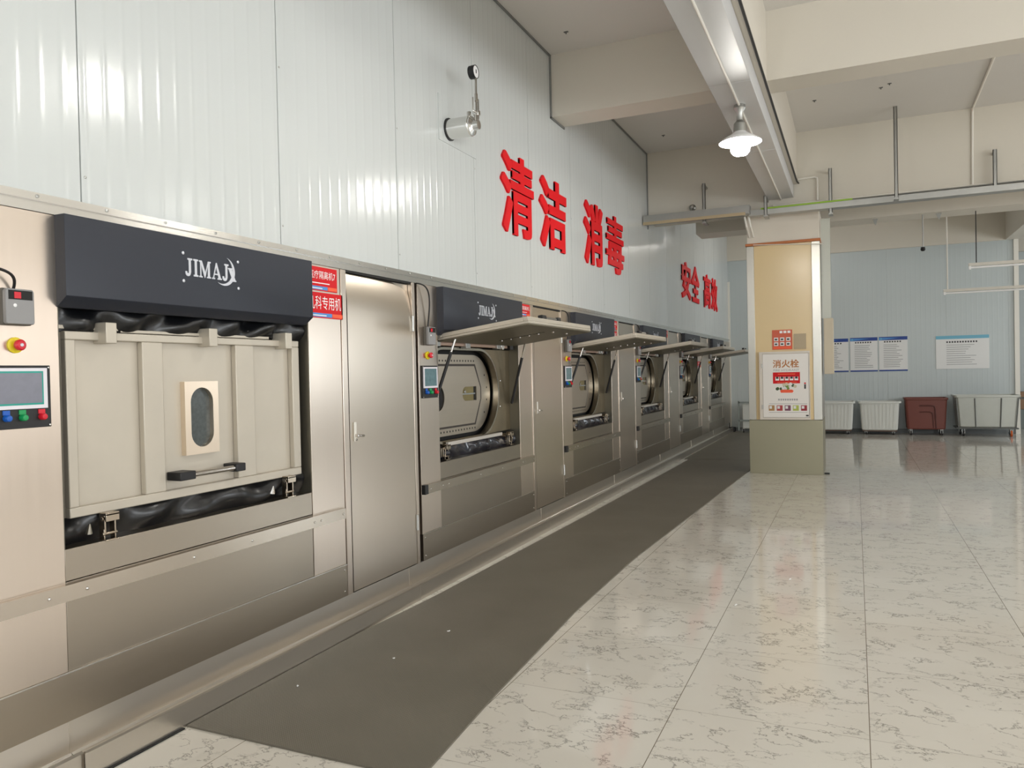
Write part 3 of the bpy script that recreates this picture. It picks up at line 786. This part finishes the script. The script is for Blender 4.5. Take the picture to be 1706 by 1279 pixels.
MB().use(CHROME).cyl((0.25, 0, 0.11), (0.25, 0, 0.36), 0.009, n=10).cyl((0.25, 0, 0.18), (0.25, 0, 0.24), 0.014, n=10).cyl((0.262, 0.012, 0.05), (0.262, 0.012, 0.2), 0.006, n=8).build('riser', None, r)
g = MB().use(BLACK).lathe((0.23, 0, 0.41), [(0.05, -0.025), (0.052, 0.02), (0.052, 0.026), (0.046, 0.026), (0.046, 0.022), (0.001, 0.022)], 28, 'x').build('gauge', None, r)
MB().use(WHITEP).lathe((0.23, 0, 0.41), [(0.0455, 0.0225), (0.0455, 0.0235), (0.001, 0.0235)], 24, 'x').use(BLACK).box(0.2537, 0.2545, -0.003, 0.012, 0.40, 0.43).build('dial', None, g)
mbp = MB().use(PANEL).box(-2.9, -2.893, 5.17, 5.80, 3.385, 3.74)
tag(mbp.build('cover_plate', None), 'white patch plate on the wall behind the gauge pipe', 'plate')

# ------------------------------------------------------------------ lengthwise duct, lamps, tray
r = thing('ceiling_duct', 'long pale sheet duct under the lengthwise beam', 'duct', (0, 0, 0))
mb = MB().use(DUCT)
ys = [-7.0, -2.4, 2.2, 6.75, 9.0, 11.69]
for a, b in zip(ys, ys[1:]): mb.box(-1.12, -0.77, a+0.004, b-0.004, 4.0, 4.188)
mb.build('casing', None, r, bevel=0.004)
MB().tube([(-0.94, -7, 3.99), (-0.94, 11.68, 3.99)], 0.011, 8).build('conduit', PVC, r)
MB().tube([(-0.712, -7, 4.185), (-0.712, 11.5, 4.185), (-0.70, 11.66, 4.19)], 0.012, 8).build('cable', CABLE, r)
def pendant(y, x, label):
    r = thing('pendant_lamp', label, 'lamp', (x, y, 0), 'white bell lamps under the ceiling')
    MB().lathe((0, 0, 0), [(0.05, 4.0), (0.055, 3.97), (0.03, 3.93), (0.03, 3.86), (0.055, 3.83), (0.06, 3.755), (0.05, 3.74)], 20).build('lamp_holder', GALV, r)
    MB().lathe((0, 0, 0), [(0.05, 3.76), (0.075, 3.735), (0.13, 3.705), (0.188, 3.665), (0.192, 3.655), (0.185, 3.660), (0.125, 3.695), (0.07, 3.72), (0.05, 3.73)], 32).build('lamp_shade', ENAMEL, r)
    MB().lathe((0, 0, 0), [(0.04, 3.72), (0.085, 3.69), (0.09, 3.62), (0.085, 3.575), (0.06, 3.545), (0.02, 3.535), (0.001, 3.534)], 24).build('bulb', BULB, r)
    return r
lamp0 = pendant(7.35, -0.94, 'lit white bell lamp under the duct, the only one in clear view')
for x, y, l in ((-0.94, 3.75, 'lit bell lamp under the duct above the nearest bay'), (-0.94, 0.6, 'lit bell lamp under the duct over the camera'),
             (-0.94, -3.0, 'lit bell lamp under the duct behind the camera'), (3.2, 0.6, 'lit bell lamp over the open hall beside the camera'),  # both added out of view to brighten the hall
             (3.2, 4.5, 'lit bell lamp over the open hall right of frame'), (4.6, 9.6, 'lit bell lamp over the open hall, farther right of frame'), (5.5, 14.8, 'lit bell lamp over the far right of the hall'), (-0.94, 17.2, 'lit bell lamp in the far bay behind the pillar')):  # open-hall and far-right lamps added unseen to brighten the hall
    c = copy_tree(lamp0); c.location = (x, y, 0.92 if x > 0 or y > 14 else 0.0); c['label'] = l

# cable tray along the deep beam
r = thing('cable_tray', 'long steel cable tray and conduit hung along the deep beam', 'cable tray', (0, 0, 0))
MB().use(GALV).box(-2.885, -1.34, 11.36, 11.37, 3.78, 3.90).box(-2.885, -1.34, 11.37, 11.55, 3.78, 3.79).box(-2.885, -1.34, 11.37, 11.38, 3.88, 3.895).box(-2.885, -1.345, 11.55, 11.56, 3.78, 3.92).build('tray', GALV, r)
MB().use(GALV).box(-1.36, 6.0, 11.48, 11.49, 3.76, 3.84).box(-1.36, 6.0, 11.49, 11.64, 3.76, 3.77).box(-1.36, 6.0, 11.64, 11.65, 3.76, 3.86).build('tray', GALV, r)
for x in (-1.44, -1.385): MB().tube([(x, 11.60, 3.78), (x+0.02, 11.64, 3.64), (x+0.03, 11.87, 3.52)], 0.016, 8).build('conduit', PVC, r)
add_label(bx(-2.885, -1.40, 11.352, 11.359, 3.755, 3.80).build('tray_lip', mat('tan_lip', (190, 172, 140), 0.4, 0.6), r), 'tan front lip')
MB().tube([(-1.05, 11.67, 3.905), (-0.45, 11.67, 3.90), (6.0, 11.67, 3.905)], 0.016, 10).build('conduit', PVC, r)
MB().tube([(-0.45, 11.6, 3.87), (6.0, 11.6, 3.90)], 0.012, 8).build('conduit', GALV, r)
add_label(MB().tube([(-1.2, 11.47, 3.845), (0.0, 11.47, 3.85)], 0.012, 8).build('cable', mat('green_yellow_cable', (150, 190, 70), 0.4), r), 'green and yellow earth cable')  # green reflection on the tray, put in as a coloured tube
for x, y, zt, z0 in ((-2.0, 11.5, 4.31, 3.74), (-1.13, 11.45, 4.02, 3.74), (-0.28, 11.55, 4.32, 3.70), (0.52, 11.15, CEILZ, 3.74), (1.68, 11.6, 4.32, 3.83)):
    mb = MB().box(x-0.022, x+0.022, y-0.02, y-0.012, z0, zt).box(x-0.022, x-0.015, y-0.02, y+0.02, z0, zt).box(x+0.015, x+0.022, y-0.02, y+0.02, z0, zt)
    mb.box(x-0.03, x+0.03, y-0.03, y+0.20 if y < 11.5 else 11.70, z0-0.02, z0)
    if zt < 4.5: mb.box(x-0.02, x+0.02, y, 11.70, zt-0.05, zt-0.02)
    mb.build('hanger', GALV, r)
t = MB().tube([(-0.71, 11.66, 4.245), (-0.60, 11.66, 4.25), (-0.48, 11.66, 4.25), (-0.455, 11.66, 4.235), (-0.45, 11.66, 4.20), (-0.45, 11.66, 3.92)], 0.014, 10)
tag(t.build('conduit_pipe', PVC), 'bent white conduit dropping from the beam end to the tray', 'conduit')
t = MB().tube([(1.40, 7.98, CEILZ-0.015), (1.43, 9.87, CEILZ-0.015), (1.45, 11.66, CEILZ-0.015), (1.45, 11.685, CEILZ-0.05), (1.44, 11.685, 3.92)], 0.014, 10)
tag(t.build('conduit_pipe', PVC), 'white conduit crossing the ceiling then running down the deep beam', 'conduit')
# round nozzle and hanging fittings
mb = MB().lathe((-2.2, 11.64, 4.005), [(0.045, 0.06), (0.05, 0.02), (0.025, 0.0), (0.022, -0.03), (0.001, -0.03)], 16, 'y')
tag(mb.build('wall_fitting', GALV), 'small round fitting on the deep beam above the tray', 'fitting')
def drop(name, x, y, z1, z0, rr, end, label, cat, group=None, m=GALV):
    r = thing(name, label, cat, (x, y, 0), group)
    MB().tube([(0, 0, z1), (0.003, 0, (z0+z1)/2), (0, 0, z0)], rr, 8).build('stem', m, r)
    end(r, z0); return r
drop('hanging_sensor', 0.98, 13.4, 3.88, 3.36, 0.010, lambda r, z: MB().use(BLACK).lathe((0, 0, z), [(0.03, 0.02), (0.035, -0.02), (0.02, -0.04), (0.001, -0.04)], 14).build('tip', None, r), 'short hanging rod with dark tip below the deep beam', 'sensor')
for x, y, l in ((0.32, 13.4, 'dark hook under the beam, near the pillar'), (1.20, 13.4, 'dark hook under the beam, above the hanging rod')):
    mb = MB().use(GALV).box(x-0.035, x+0.035, y-0.02, y+0.02, 3.865, 3.879).prism([(x-0.03, 3.865), (x+0.03, 3.865), (x+0.012, 3.79), (x-0.002, 3.79)], 'y', y-0.015, y+0.015)
    tag(mb.build('ceiling_hook', None), l, 'hook')
def tubelight(x0, x1, y, z, hx, ztop, label, hm, hr):
    r = thing('strip_light', label, 'light', (x0, y, z), 'unlit hanging strip lights')
    MB().use(PVC).prism([(-0.04, 0.0), (0.04, 0.0), (0.02, 0.045), (-0.02, 0.045)], 'x', 0, x1-x0).build('batten', None, r)
    MB().use(WHITEP).cyl((0.03, 0, -0.022), (x1-x0-0.03, 0, -0.022), 0.014, n=12).box(0.0, 0.03, -0.018, 0.018, -0.05, 0.0).box(x1-x0-0.03, x1-x0, -0.018, 0.018, -0.05, 0.0).build('tube', None, r)
    MB().tube([(hx-x0, 0, 0.04), (hx-x0, 0, ztop-z)], hr, 8).build('hanger', hm, r)
    MB().tube([(x1-0.3-x0, 0, 0.04), (x1-0.3-x0, 0, ztop-z)], hr, 8).build('hanger', hm, r)
    return r
tubelight(1.60, 3.4, 13.5, 3.05, 1.70, 3.88, 'white unlit strip light on black cords, nearer and upper at right edge', CABLE, 0.007)
tubelight(1.40, 3.6, 15.0, 2.80, 1.46, CEILZ, 'white unlit strip light on white rods, lower and farther at right edge', PVC, 0.010)
# ceiling anchors
ANCH = ['dark bolt stub in the ceiling just before the cross beam, beside the white wall', 'dark bolt stub in the near ceiling beside the white wall at top of picture',
        'dark bolt stub in the far left ceiling bay, first along the wall', 'dark bolt stub in the middle of the near left ceiling',
        'dark bolt stub in the far left ceiling bay, second along the wall', 'dark bolt stub in the far left ceiling bay by the deep beam',
        'dark bolt stub in the far left ceiling bay, left of the bell lamp', 'dark bolt stub in the far left ceiling bay, below and left of the bell lamp',
        'dark bolt stub in the right ceiling bay, nearest the cross beam', 'dark bolt stub in the right ceiling bay beside the lengthwise beam, nearer of two',
        'dark bolt stub in the right ceiling bay beside the lengthwise beam, farther of two', 'dark bolt stub in the right ceiling bay, left of the crossing conduit',
        'dark bolt stub left of the tall tray hanger, farther of a pair', 'dark bolt stub left of the tall tray hanger, nearer of a pair']
for i, (x, y, z) in enumerate(((-2.55, 7.15, CEILZ), (-2.45, 6.3, CEILZ), (-2.62, 8.9, CEILZ), (-1.75, 6.1, CEILZ), (-2.3, 9.6, CEILZ), (-2.45, 10.9, CEILZ), (-1.5, 9.9, CEILZ), (-1.4, 11.0, CEILZ),
                  (0.28, 8.3, CEILZ), (-0.4, 8.9, CEILZ), (-0.42, 10.4, CEILZ), (0.95, 9.4, CEILZ), (0.33, 10.3, CEILZ), (0.42, 10.2, CEILZ))):
    mb = MB().use(FRAMEG).box(x-0.022, x+0.022, y-0.012, y+0.012, z-0.006, z).cyl((x, y, z-0.022), (x, y, z-0.005), 0.007, n=8)
    tag(mb.build('ceiling_anchor', None), ANCH[i], 'anchor', 'bolt stubs in the ceiling')

# ------------------------------------------------------------------ pillar
PX0, PX1, PY = -1.46, -0.44, 11.90
mb = MB().use(PLASTER).box(PX0+0.03, PX1-0.03, PY+0.03, PY+0.95, 0, 3.88).box(PX0+0.01, PX1-0.01, PY+0.01, PY+0.97, 3.42, 3.88)
mb.use(PILS).box(PX0, PX1, PY, PY+0.98, 0.0, 0.795)
mb.use(PILB).box(-1.36, -0.55, PY+0.012, PY+0.04, 0.80, 3.385)
mb.use(mat('corner_guard_steel', (188, 186, 178), 0.3, 1.0)).box(PX0, -1.355, PY, PY+0.98, 0.80, 3.385).box(-0.555, PX1, PY, PY+0.98, 0.80, 3.385)
mb.use(TAPE).box(PX0-0.015, PX1+0.008, PY-0.01, PY+0.5, 3.388, 3.425)
struct('pillar', mb, None, bevel=0.003)
fp = lambda u, v, d: (u, -d, v)          # plane facing -y
r = thing('hydrant_cabinet', 'white fire hydrant cabinet door with brown characters on the pillar', 'fire hydrant cabinet', (0, PY, 0))
mb = MB().use(mat('cabinet_frame', (214, 206, 194), 0.35)).shape([[(-1.30, 0.805), (-0.60, 0.805), (-0.60, 1.805), (-1.30, 1.805)], [(-1.255, 0.835), (-0.612, 0.835), (-0.612, 1.775), (-1.255, 1.775)]], fp, -0.01, 0.045)
mb.build('cabinet_frame', None, r, bevel=0.002)
door = bx(-1.252, -0.615, -0.04, 0.02, 0.838, 1.772).build('cabinet_door', CABW, r, bevel=0.002)
D = 0.0402
pr = MB().use(BROWNTXT).text('消火栓', fp, -1.11, -0.745, 1.565, 1.685, 0, D, 0.022)
pr.use(GREYTXT).text('FIRE HYDRANT', fp, -1.10, -0.745, 1.515, 1.545, 0, D, 0.0)
pr.use(RED).box(-1.11, -0.735, -0.0405, -0.0400, 1.335, 1.50)
pr.use(ORANGE); rn = random.Random(2)
bars(pr, rn, -1.04, -0.80, 1.46, 1.485, 1, fp, 0.0412, 0.6, 1.0)
bars(pr, rn, -1.05, -0.78, 1.345, 1.362, 1, fp, 0.0412, 0.6, 1.0)
for i in range(5):
    u = -1.075+0.066*i
    pr.use(WHITEP).box(u, u+0.052, -0.0412, -0.0402, 1.38, 1.435).use(DARKTXT).box(u+0.008, u+0.044, -0.0416, -0.0412, 1.405, 1.435)
for i in range(16):
    u = -1.06+rn.random()*0.27; z = 1.255+rn.random()*0.07
    pr.use([GREENM, mat('leaf_dark', (52, 74, 40), 0.5), PAPER, mat('mushroom', (206, 196, 170), 0.5)][i % 4]).lathe((u, -D, z), [(0.024, -0.0002-0.00005*i), (0.001, -0.0004-0.00005*i)], 10, 'y')
pr.use(ORANGE).prism([(-1.0, 1.20), (-0.84, 1.20), (-0.825, 1.225), (-0.845, 1.245), (-0.995, 1.245), (-1.012, 1.225)], 'y', -D-0.0012, -D)
pr.use(GREYTXT); 
for i in range(9): pr.box(-1.04+i*0.031, -1.04+i*0.031+0.021, -0.0405, -0.0402, 1.085, 1.112)
for i, m_ in enumerate((mat('thumb_tan', (170, 130, 80), 0.5), mat('thumb_red', (170, 60, 60), 0.5), mat('thumb_plum', (120, 70, 90), 0.5), mat('thumb_lime', (180, 190, 90), 0.5), mat('thumb_crimson', (150, 40, 50), 0.5))):
    u = -1.175+0.112*i; pr.use(m_).box(u, u+0.082, -0.0405, -0.0400, 0.935, 1.015).use(PAPER).box(u+0.01, u+0.045, -0.041, -0.0405, 0.965, 1.005).use(m_).box(u+0.01, u+0.07, -0.0412, -0.041, 0.94, 0.965)
pr.use(GREYTXT); bars(pr, rn, -1.17, -0.64, 1.03, 1.045, 1, fp, 0.0405, 0.4, 1.0); bars(pr, rn, -1.17, -0.64, 0.905, 0.92, 1, fp, 0.0405, 0.4, 1.0)
pr.use(RED).box(-0.68, -0.655, -0.0412, -0.0402, 1.325, 1.345).use(DARKTXT).box(-0.68, -0.655, -0.0412, -0.0402, 1.255, 1.32)
pr.build('printed_face', None, door)
for z in (0.99, 1.60): MB().cyl((-1.262, -0.046, z-0.03), (-1.262, -0.046, z+0.03), 0.009, n=10).build('hinge', GALV, r)
MB().box(-0.66, -0.625, -0.046, -0.04, 0.855, 0.875).build('lock', BLACK, r)
r = thing('instruction_sign', 'small orange-red instruction sign above the hydrant cabinet', 'sign', (0, PY+0.012, 0))
bx(-1.115, -0.835, -0.006, 0.0, 1.835, 2.125).build('board', mat('orange_red_print', (206, 92, 62), 0.45), r)
pr = MB().use(WHITEP)
for i in range(3):
    pr.box(-1.01+0.055*i, -0.97+0.055*i, -0.0066, -0.006, 2.075, 2.11)
    for z in (1.985, 1.915): pr.use(PAPER).box(-1.09+0.085*i, -1.03+0.085*i, -0.0066, -0.006, z-0.025, z+0.028).use(DARKTXT).box(-1.08+0.085*i, -1.045+0.085*i, -0.007, -0.0066, z-0.012, z+0.012).use(WHITEP)
pr.use(ORANGE).box(-1.10, -0.85, -0.0066, -0.006, 1.845, 1.88)
pr.build('pictograms', None, r)
tag(bx(-0.815, -0.645, PY+0.004, PY+0.014, 1.835, 2.06).build('notice_plate', mat('grey_beige_plate', (178, 162, 134), 0.5)), 'plain grey-beige plate right of the small red sign', 'plate')
tag(bx(-0.415, -0.285, PY+0.25, PY+0.55, 1.46, 2.28).build('junction_box', BEIGEB, bevel=0.006), 'beige upright box fixed at the right of the pillar', 'box')
mb = MB().use(mat('pale_trunking', (192, 194, 184), 0.3)).box(-0.435, -0.31, PY+0.30, PY+0.36, 2.28, 3.75)
tag(mb.build('cable_trunking', None), 'pale vertical trunking rising above the beige box', 'trunking')
tag(bx(-0.43, -0.36, PY+0.1, PY+0.16, 0.0, 0.02).build('floor_scrap', BLACK, bevel=0.004), 'dark scrap on the floor by the pillar foot', 'scrap')

# ------------------------------------------------------------------ mats
def floor_mat(name, left, right, z, label):
    mb = MB(); n = 40
    y0 = left[0][1]; y1 = left[-1][1]
    def at(pl, y):
        for (xa, ya), (xb, yb) in zip(pl, pl[1:]):
            if ya <= y <= yb: return xa+(xb-xa)*(y-ya)/(yb-ya)
        return pl[-1][0]
    rings = []
    for i in range(n+1):
        y = y0+(y1-y0)*i/n; a, b = at(left, y), at(right, y)
        rings.append([(a, y, 0.0005), (b, y, 0.0005), (b, y, z), (a, y, z)])
    mb.loft(rings)
    return tag(mb.build(name, MATTING), label, 'mat')
o = floor_mat('rubber_mat', [(-2.785, 2.52), (-2.785, 3.8), (-2.735, 4.6), (-2.69, 8.0), (-2.66, 13.42)], [(-1.56, 2.52), (-1.62, 3.3), (-1.69, 4.7), (-1.70, 6.2), (-1.60, 9.0), (-1.50, 12.1), (-1.5, 13.42)], 0.009, 'long dark brown rubber mat laid along the washers')
floor_mat('rubber_mat', [(-2.76, 13.45), (-2.76, 19.15)], [(-1.47, 13.45), (-1.47, 19.15)], 0.008, 'second dark rubber mat in the shaded far bay past the pillar')
for i, (x, y) in enumerate(((-2.35, 3.55), (-2.6, 3.05), (-2.28, 4.05))):
    mb = MB(); rn = random.Random(i)
    for k in range(4): mb.ball((x+rn.uniform(-.005, .005), y+rn.uniform(-.006, .006), 0.0115), 0.0035, 5)
    tag(mb.build('lint_scrap', WHITEP), ('tiny white lint scrap on the long rubber mat, middle of three', 'tiny white lint scrap on the long rubber mat, nearest of three', 'tiny white lint scrap on the long rubber mat, farthest of three')[i], 'lint', 'white lint scraps on the mat')

for (x, y), l in (((-0.467, 5.97), 'white lint thread on the marble floor in the middle of the aisle'), ((-0.75, 5.2), 'white lint speck on the marble floor, just left of the lint thread')):
    mb = MB().tube([(x, y-0.05 if 'thread' in l[:12] else y-0.012, 0.003), (x+0.012, y, 0.006), (x+0.004, y+(0.06 if 'thread' in l[:12] else 0.012), 0.003)], 0.003, 6)
    tag(mb.build('lint_scrap', WHITEP), l, 'lint')
mb = MB().tube([(-1.36, PY-0.02, 3.40), (-0.95, PY-0.025, 3.375), (-0.56, PY-0.02, 3.345), (-0.41, PY-0.02, 3.335)], 0.006, 8)
tag(mb.build('loose_wire', PVC), 'thin white wire slung across the pillar top below the brown tape', 'wire')

# ------------------------------------------------------------------ far wall posters and bins
def poster(x0, x1, z0, z1, kind, label):
    r = thing('wall_poster', label, 'poster', (0, BACK, 0), 'posters on the far wall')
    bx(x0, x1, -0.012, 0.0, z0, z1).build('board', PAPER, r)
    mb = MB(); rn = random.Random(int(x0*100)); w = x1-x0; h = z1-z0
    if kind == 'navy':
        mb.use(NAVY).box(x0, x1, -0.0128, -0.012, z1-0.10*h, z1).box(x0, x1, -0.0128, -0.012, z0, z0+0.04*h)
        mb.use(BLUE).prism([(x0, z1-0.10*h), (x0+0.7*w, z1-0.04*h), (x0, z1-0.02*h)], 'y', -0.0133, -0.0128)
        mb.use(CYAN).lathe((x0+0.08*w, -0.0134, z1-0.055*h), [(0.02, 0.0), (0.001, -0.0004)], 12, 'y')
        mb.use(DARKTXT)
        for i in range(7): mb.box(x0+w*(0.18+0.09*i), x0+w*(0.18+0.09*i+0.055), -0.0128, -0.012, z1-0.165*h, z1-0.125*h)
        mb.use(GREYTXT); bars(mb, rn, x0+0.16*w, x1-0.16*w, z0+0.10*h, z1-0.21*h, 13, fp, 0.0125, 0.32, 0.6)
    else:
        mb.use(CYAN).box(x0, x1, -0.0128, -0.012, z1-0.10*h, z1)
        mb.use(DARKTXT)
        for i in range(12): mb.box(x0+w*(0.2+0.05*i), x0+w*(0.2+0.05*i+0.03), -0.0128, -0.012, z1-0.215*h, z1-0.165*h)
        mb.use(GREYTXT); bars(mb, rn, x0+0.2*w, x1-0.2*w, z0+0.10*h, z1-0.25*h, 10, fp, 0.0125, 0.25, 0.5)
    mb.build('print', None, r)
K = BACK/19.5
def zc(z): return CAMZ+(z-CAMZ)*K
poster(-0.78*K, -0.14*K, zc(1.435), zc(2.215), 'navy', 'white poster with navy header, leftmost of three, half behind the pillar box')
poster(-0.10*K, 0.475*K, zc(1.435), zc(2.222), 'navy', 'white poster with navy header, middle of three')
poster(0.505*K, 1.09*K, zc(1.435), zc(2.222), 'navy', 'white poster with navy header, rightmost of three')
poster(1.655*K, 2.675*K, zc(1.46), zc(2.195), 'cyan', 'wide white poster with light blue header, above the metal bin')

def bin_mesh(w, d, z0, z1, taper, rim, ribs=0):
    mb = MB()
    def ring(hw, hd, z, r=0.05, n=5):
        pts = []
        for cx, cy, a0 in ((hw-r, hd-r, 0), (-hw+r, hd-r, 90), (-hw+r, -hd+r, 180), (hw-r, -hd+r, 270)):
            for i in range(n+1):
                t = math.radians(a0+90*i/n); pts.append((cx+r*math.cos(t), cy+r*math.sin(t), z))
        return pts
    hw, hd = w/2, d/2; bw, bd = hw-taper, hd-taper*0.7
    R = [ring(bw-0.02, bd-0.02, z0), ring(bw, bd, z0+0.02), ring(hw-rim, hd-rim, z1-0.06), ring(hw-rim, hd-rim, z1-0.045), ring(hw, hd, z1-0.04), ring(hw, hd, z1), ring(hw-rim*1.2, hd-rim*1.2, z1), ring(bw-0.02, bd-0.02, z0+0.04)]
    mb.loft(R)
    for i in range(ribs):
        t = (i+0.5)/ribs*2-1
        xb, xt = t*(bw-0.06), t*(hw-rim-0.06)
        mb.loft([[(xb-0.012, -bd-0.006, z0+0.05), (xb+0.012, -bd-0.006, z0+0.05), (xb+0.012, -bd+0.02, z0+0.05), (xb-0.012, -bd+0.02, z0+0.05)],
                 [(xt-0.012, -hd+rim-0.006, z1-0.08), (xt+0.012, -hd+rim-0.006, z1-0.08), (xt+0.012, -hd+rim+0.02, z1-0.08), (xt-0.012, -hd+rim+0.02, z1-0.08)]])
    return mb
def caster(parent, x, y, top, wheel=BLACK, fork=GALV, R_=0.045):
    mb = MB().use(fork).box(x-0.03, x+0.03, y-0.03, y+0.03, top-0.01, top).box(x-0.024, x-0.018, y-0.02, y+0.02, R_, top-0.01).box(x+0.018, x+0.024, y-0.02, y+0.02, R_, top-0.01)
    mb.use(wheel).cyl((x-0.015, y, R_), (x+0.015, y, R_), R_, n=18)
    return mb.build('caster', None, parent)
def white_bin(xc, w, label, rail=False):
    r = thing('laundry_bin', label, 'laundry bin', (xc, BACK-0.42, 0), 'laundry bins along the far wall')
    bin_mesh(w, 0.60, 0.10, 0.755, 0.07, 0.035, 9).build('tub', BINW, r)
    bx(-w/2+0.09, w/2-0.09, -0.22, 0.22, 0.07, 0.11).build('base_board', mat('base_brown', (92, 72, 60), 0.6), r)
    for sx in (-1, 1):
        for sy in (-1, 1): caster(r, sx*(w/2-0.16), sy*0.17, 0.075, R_=0.03)
    return r
bw = white_bin(-0.45, 0.88, 'white ribbed plastic laundry bin standing right behind the pillar edge')
white_bin(0.49, 0.88, 'white ribbed plastic laundry bin left of the brown bin')
r = thing('laundry_bin', 'brown plastic laundry bin on casters between white bin and metal cart', 'laundry bin', (1.42, BACK-0.42, 0), 'laundry bins along the far wall')
bin_mesh(0.86, 0.62, 0.13, 0.83, 0.055, 0.02, 0).build('tub', BINB, r, bevel=0.004)
hm = MB().use(mat('brown_dark', (84, 42, 36), 0.5))
hm.tube([(-0.13, -0.30, 0.66), (0.10, -0.303, 0.66), (0.155, -0.30, 0.645), (0.17, -0.295, 0.60), (0.19, -0.275, 0.16)], 0.012, 8)
hm.tube([(-0.13, -0.295, 0.52), (0.07, -0.297, 0.52), (0.11, -0.294, 0.50), (0.125, -0.288, 0.46), (0.14, -0.272, 0.16)], 0.010, 8)
hm.build('push_handle', None, r)
for sx in (-1, 1):
    for sy in (-1, 1): caster(r, sx*0.30, sy*0.22, 0.135)
r = thing('laundry_cart', 'big grey metal laundry cart with dark frame at right, orange wheel', 'laundry cart', (2.56, BACK-0.50, 0))
bin_mesh(1.22, 0.72, 0.19, 0.885, 0.08, 0.03, 0).build('tub', BING, r)
fr = MB().use(FRAMEG)
for x in (-0.53, -0.21, 0.24, 0.52): fr.tube([(x*1.09, -0.345, 0.82), (x*1.0, -0.315, 0.19)], 0.012, 8)
fr.tube([(-0.56, -0.33, 0.175), (0.56, -0.33, 0.175)], 0.014, 8).tube([(-0.56, 0.33, 0.175), (0.56, 0.33, 0.175)], 0.014, 8).tube([(-0.56, -0.33, 0.175), (-0.56, 0.33, 0.175)], 0.014, 8).tube([(0.56, -0.33, 0.175), (0.56, 0.33, 0.175)], 0.014, 8)
fr.tube([(0.60, -0.25, 0.80), (0.74, -0.25, 0.81), (0.78, 0.0, 0.81), (0.74, 0.25, 0.81), (0.60, 0.25, 0.80)], 0.012, 8)
fr.build('frame', None, r)
for x, y in ((-0.44, -0.28), (-0.44, 0.28), (0.50, 0.28)): caster(r, x, y, 0.17, R_=0.055)
add_label(caster(r, 0.44, -0.28, 0.17, wheel=ORBAG, R_=0.065), 'orange-hubbed caster')
# pale bin behind the pillar on the left, in a grey tube frame
r = thing('rack_cart', 'pale cart with grey tube rails by the far wall, left of the pillar', 'cart', (-2.15, BACK-0.35, 0.0))
bx(-0.38, 0.38, -0.20, 0.20, 0.10, 0.70).build('body', BINW, r, bevel=0.02)
fr = MB().use(mat('rail_grey', (140, 148, 144), 0.4))
for z in (0.74, 0.30): fr.box(-0.46, 0.46, -0.25, -0.22, z-0.02, z+0.02)
for x in (-0.46, 0.46): fr.box(x-0.02, x+0.02, -0.25, -0.22, 0.06, 0.78)
fr.build('rail_frame', None, r)
for sx in (-1, 1): caster(r, sx*0.36, -0.15, 0.10, R_=0.04)
# things seen past the end of the far wall
tag(bx(3.5, 4.4, 21.6, 22.2, 0.45, 0.86).build('carton', mat('cardboard', (150, 118, 92), 0.7), bevel=0.005), 'brown carton seen past the end of the far wall', 'carton')
tag(bx(3.45, 5.2, 21.5, 22.35, 0.0, 0.45).build('plinth', mat('grey_plinth', (120, 128, 126), 0.6), bevel=0.005), 'grey low plinth under the brown carton', 'plinth')
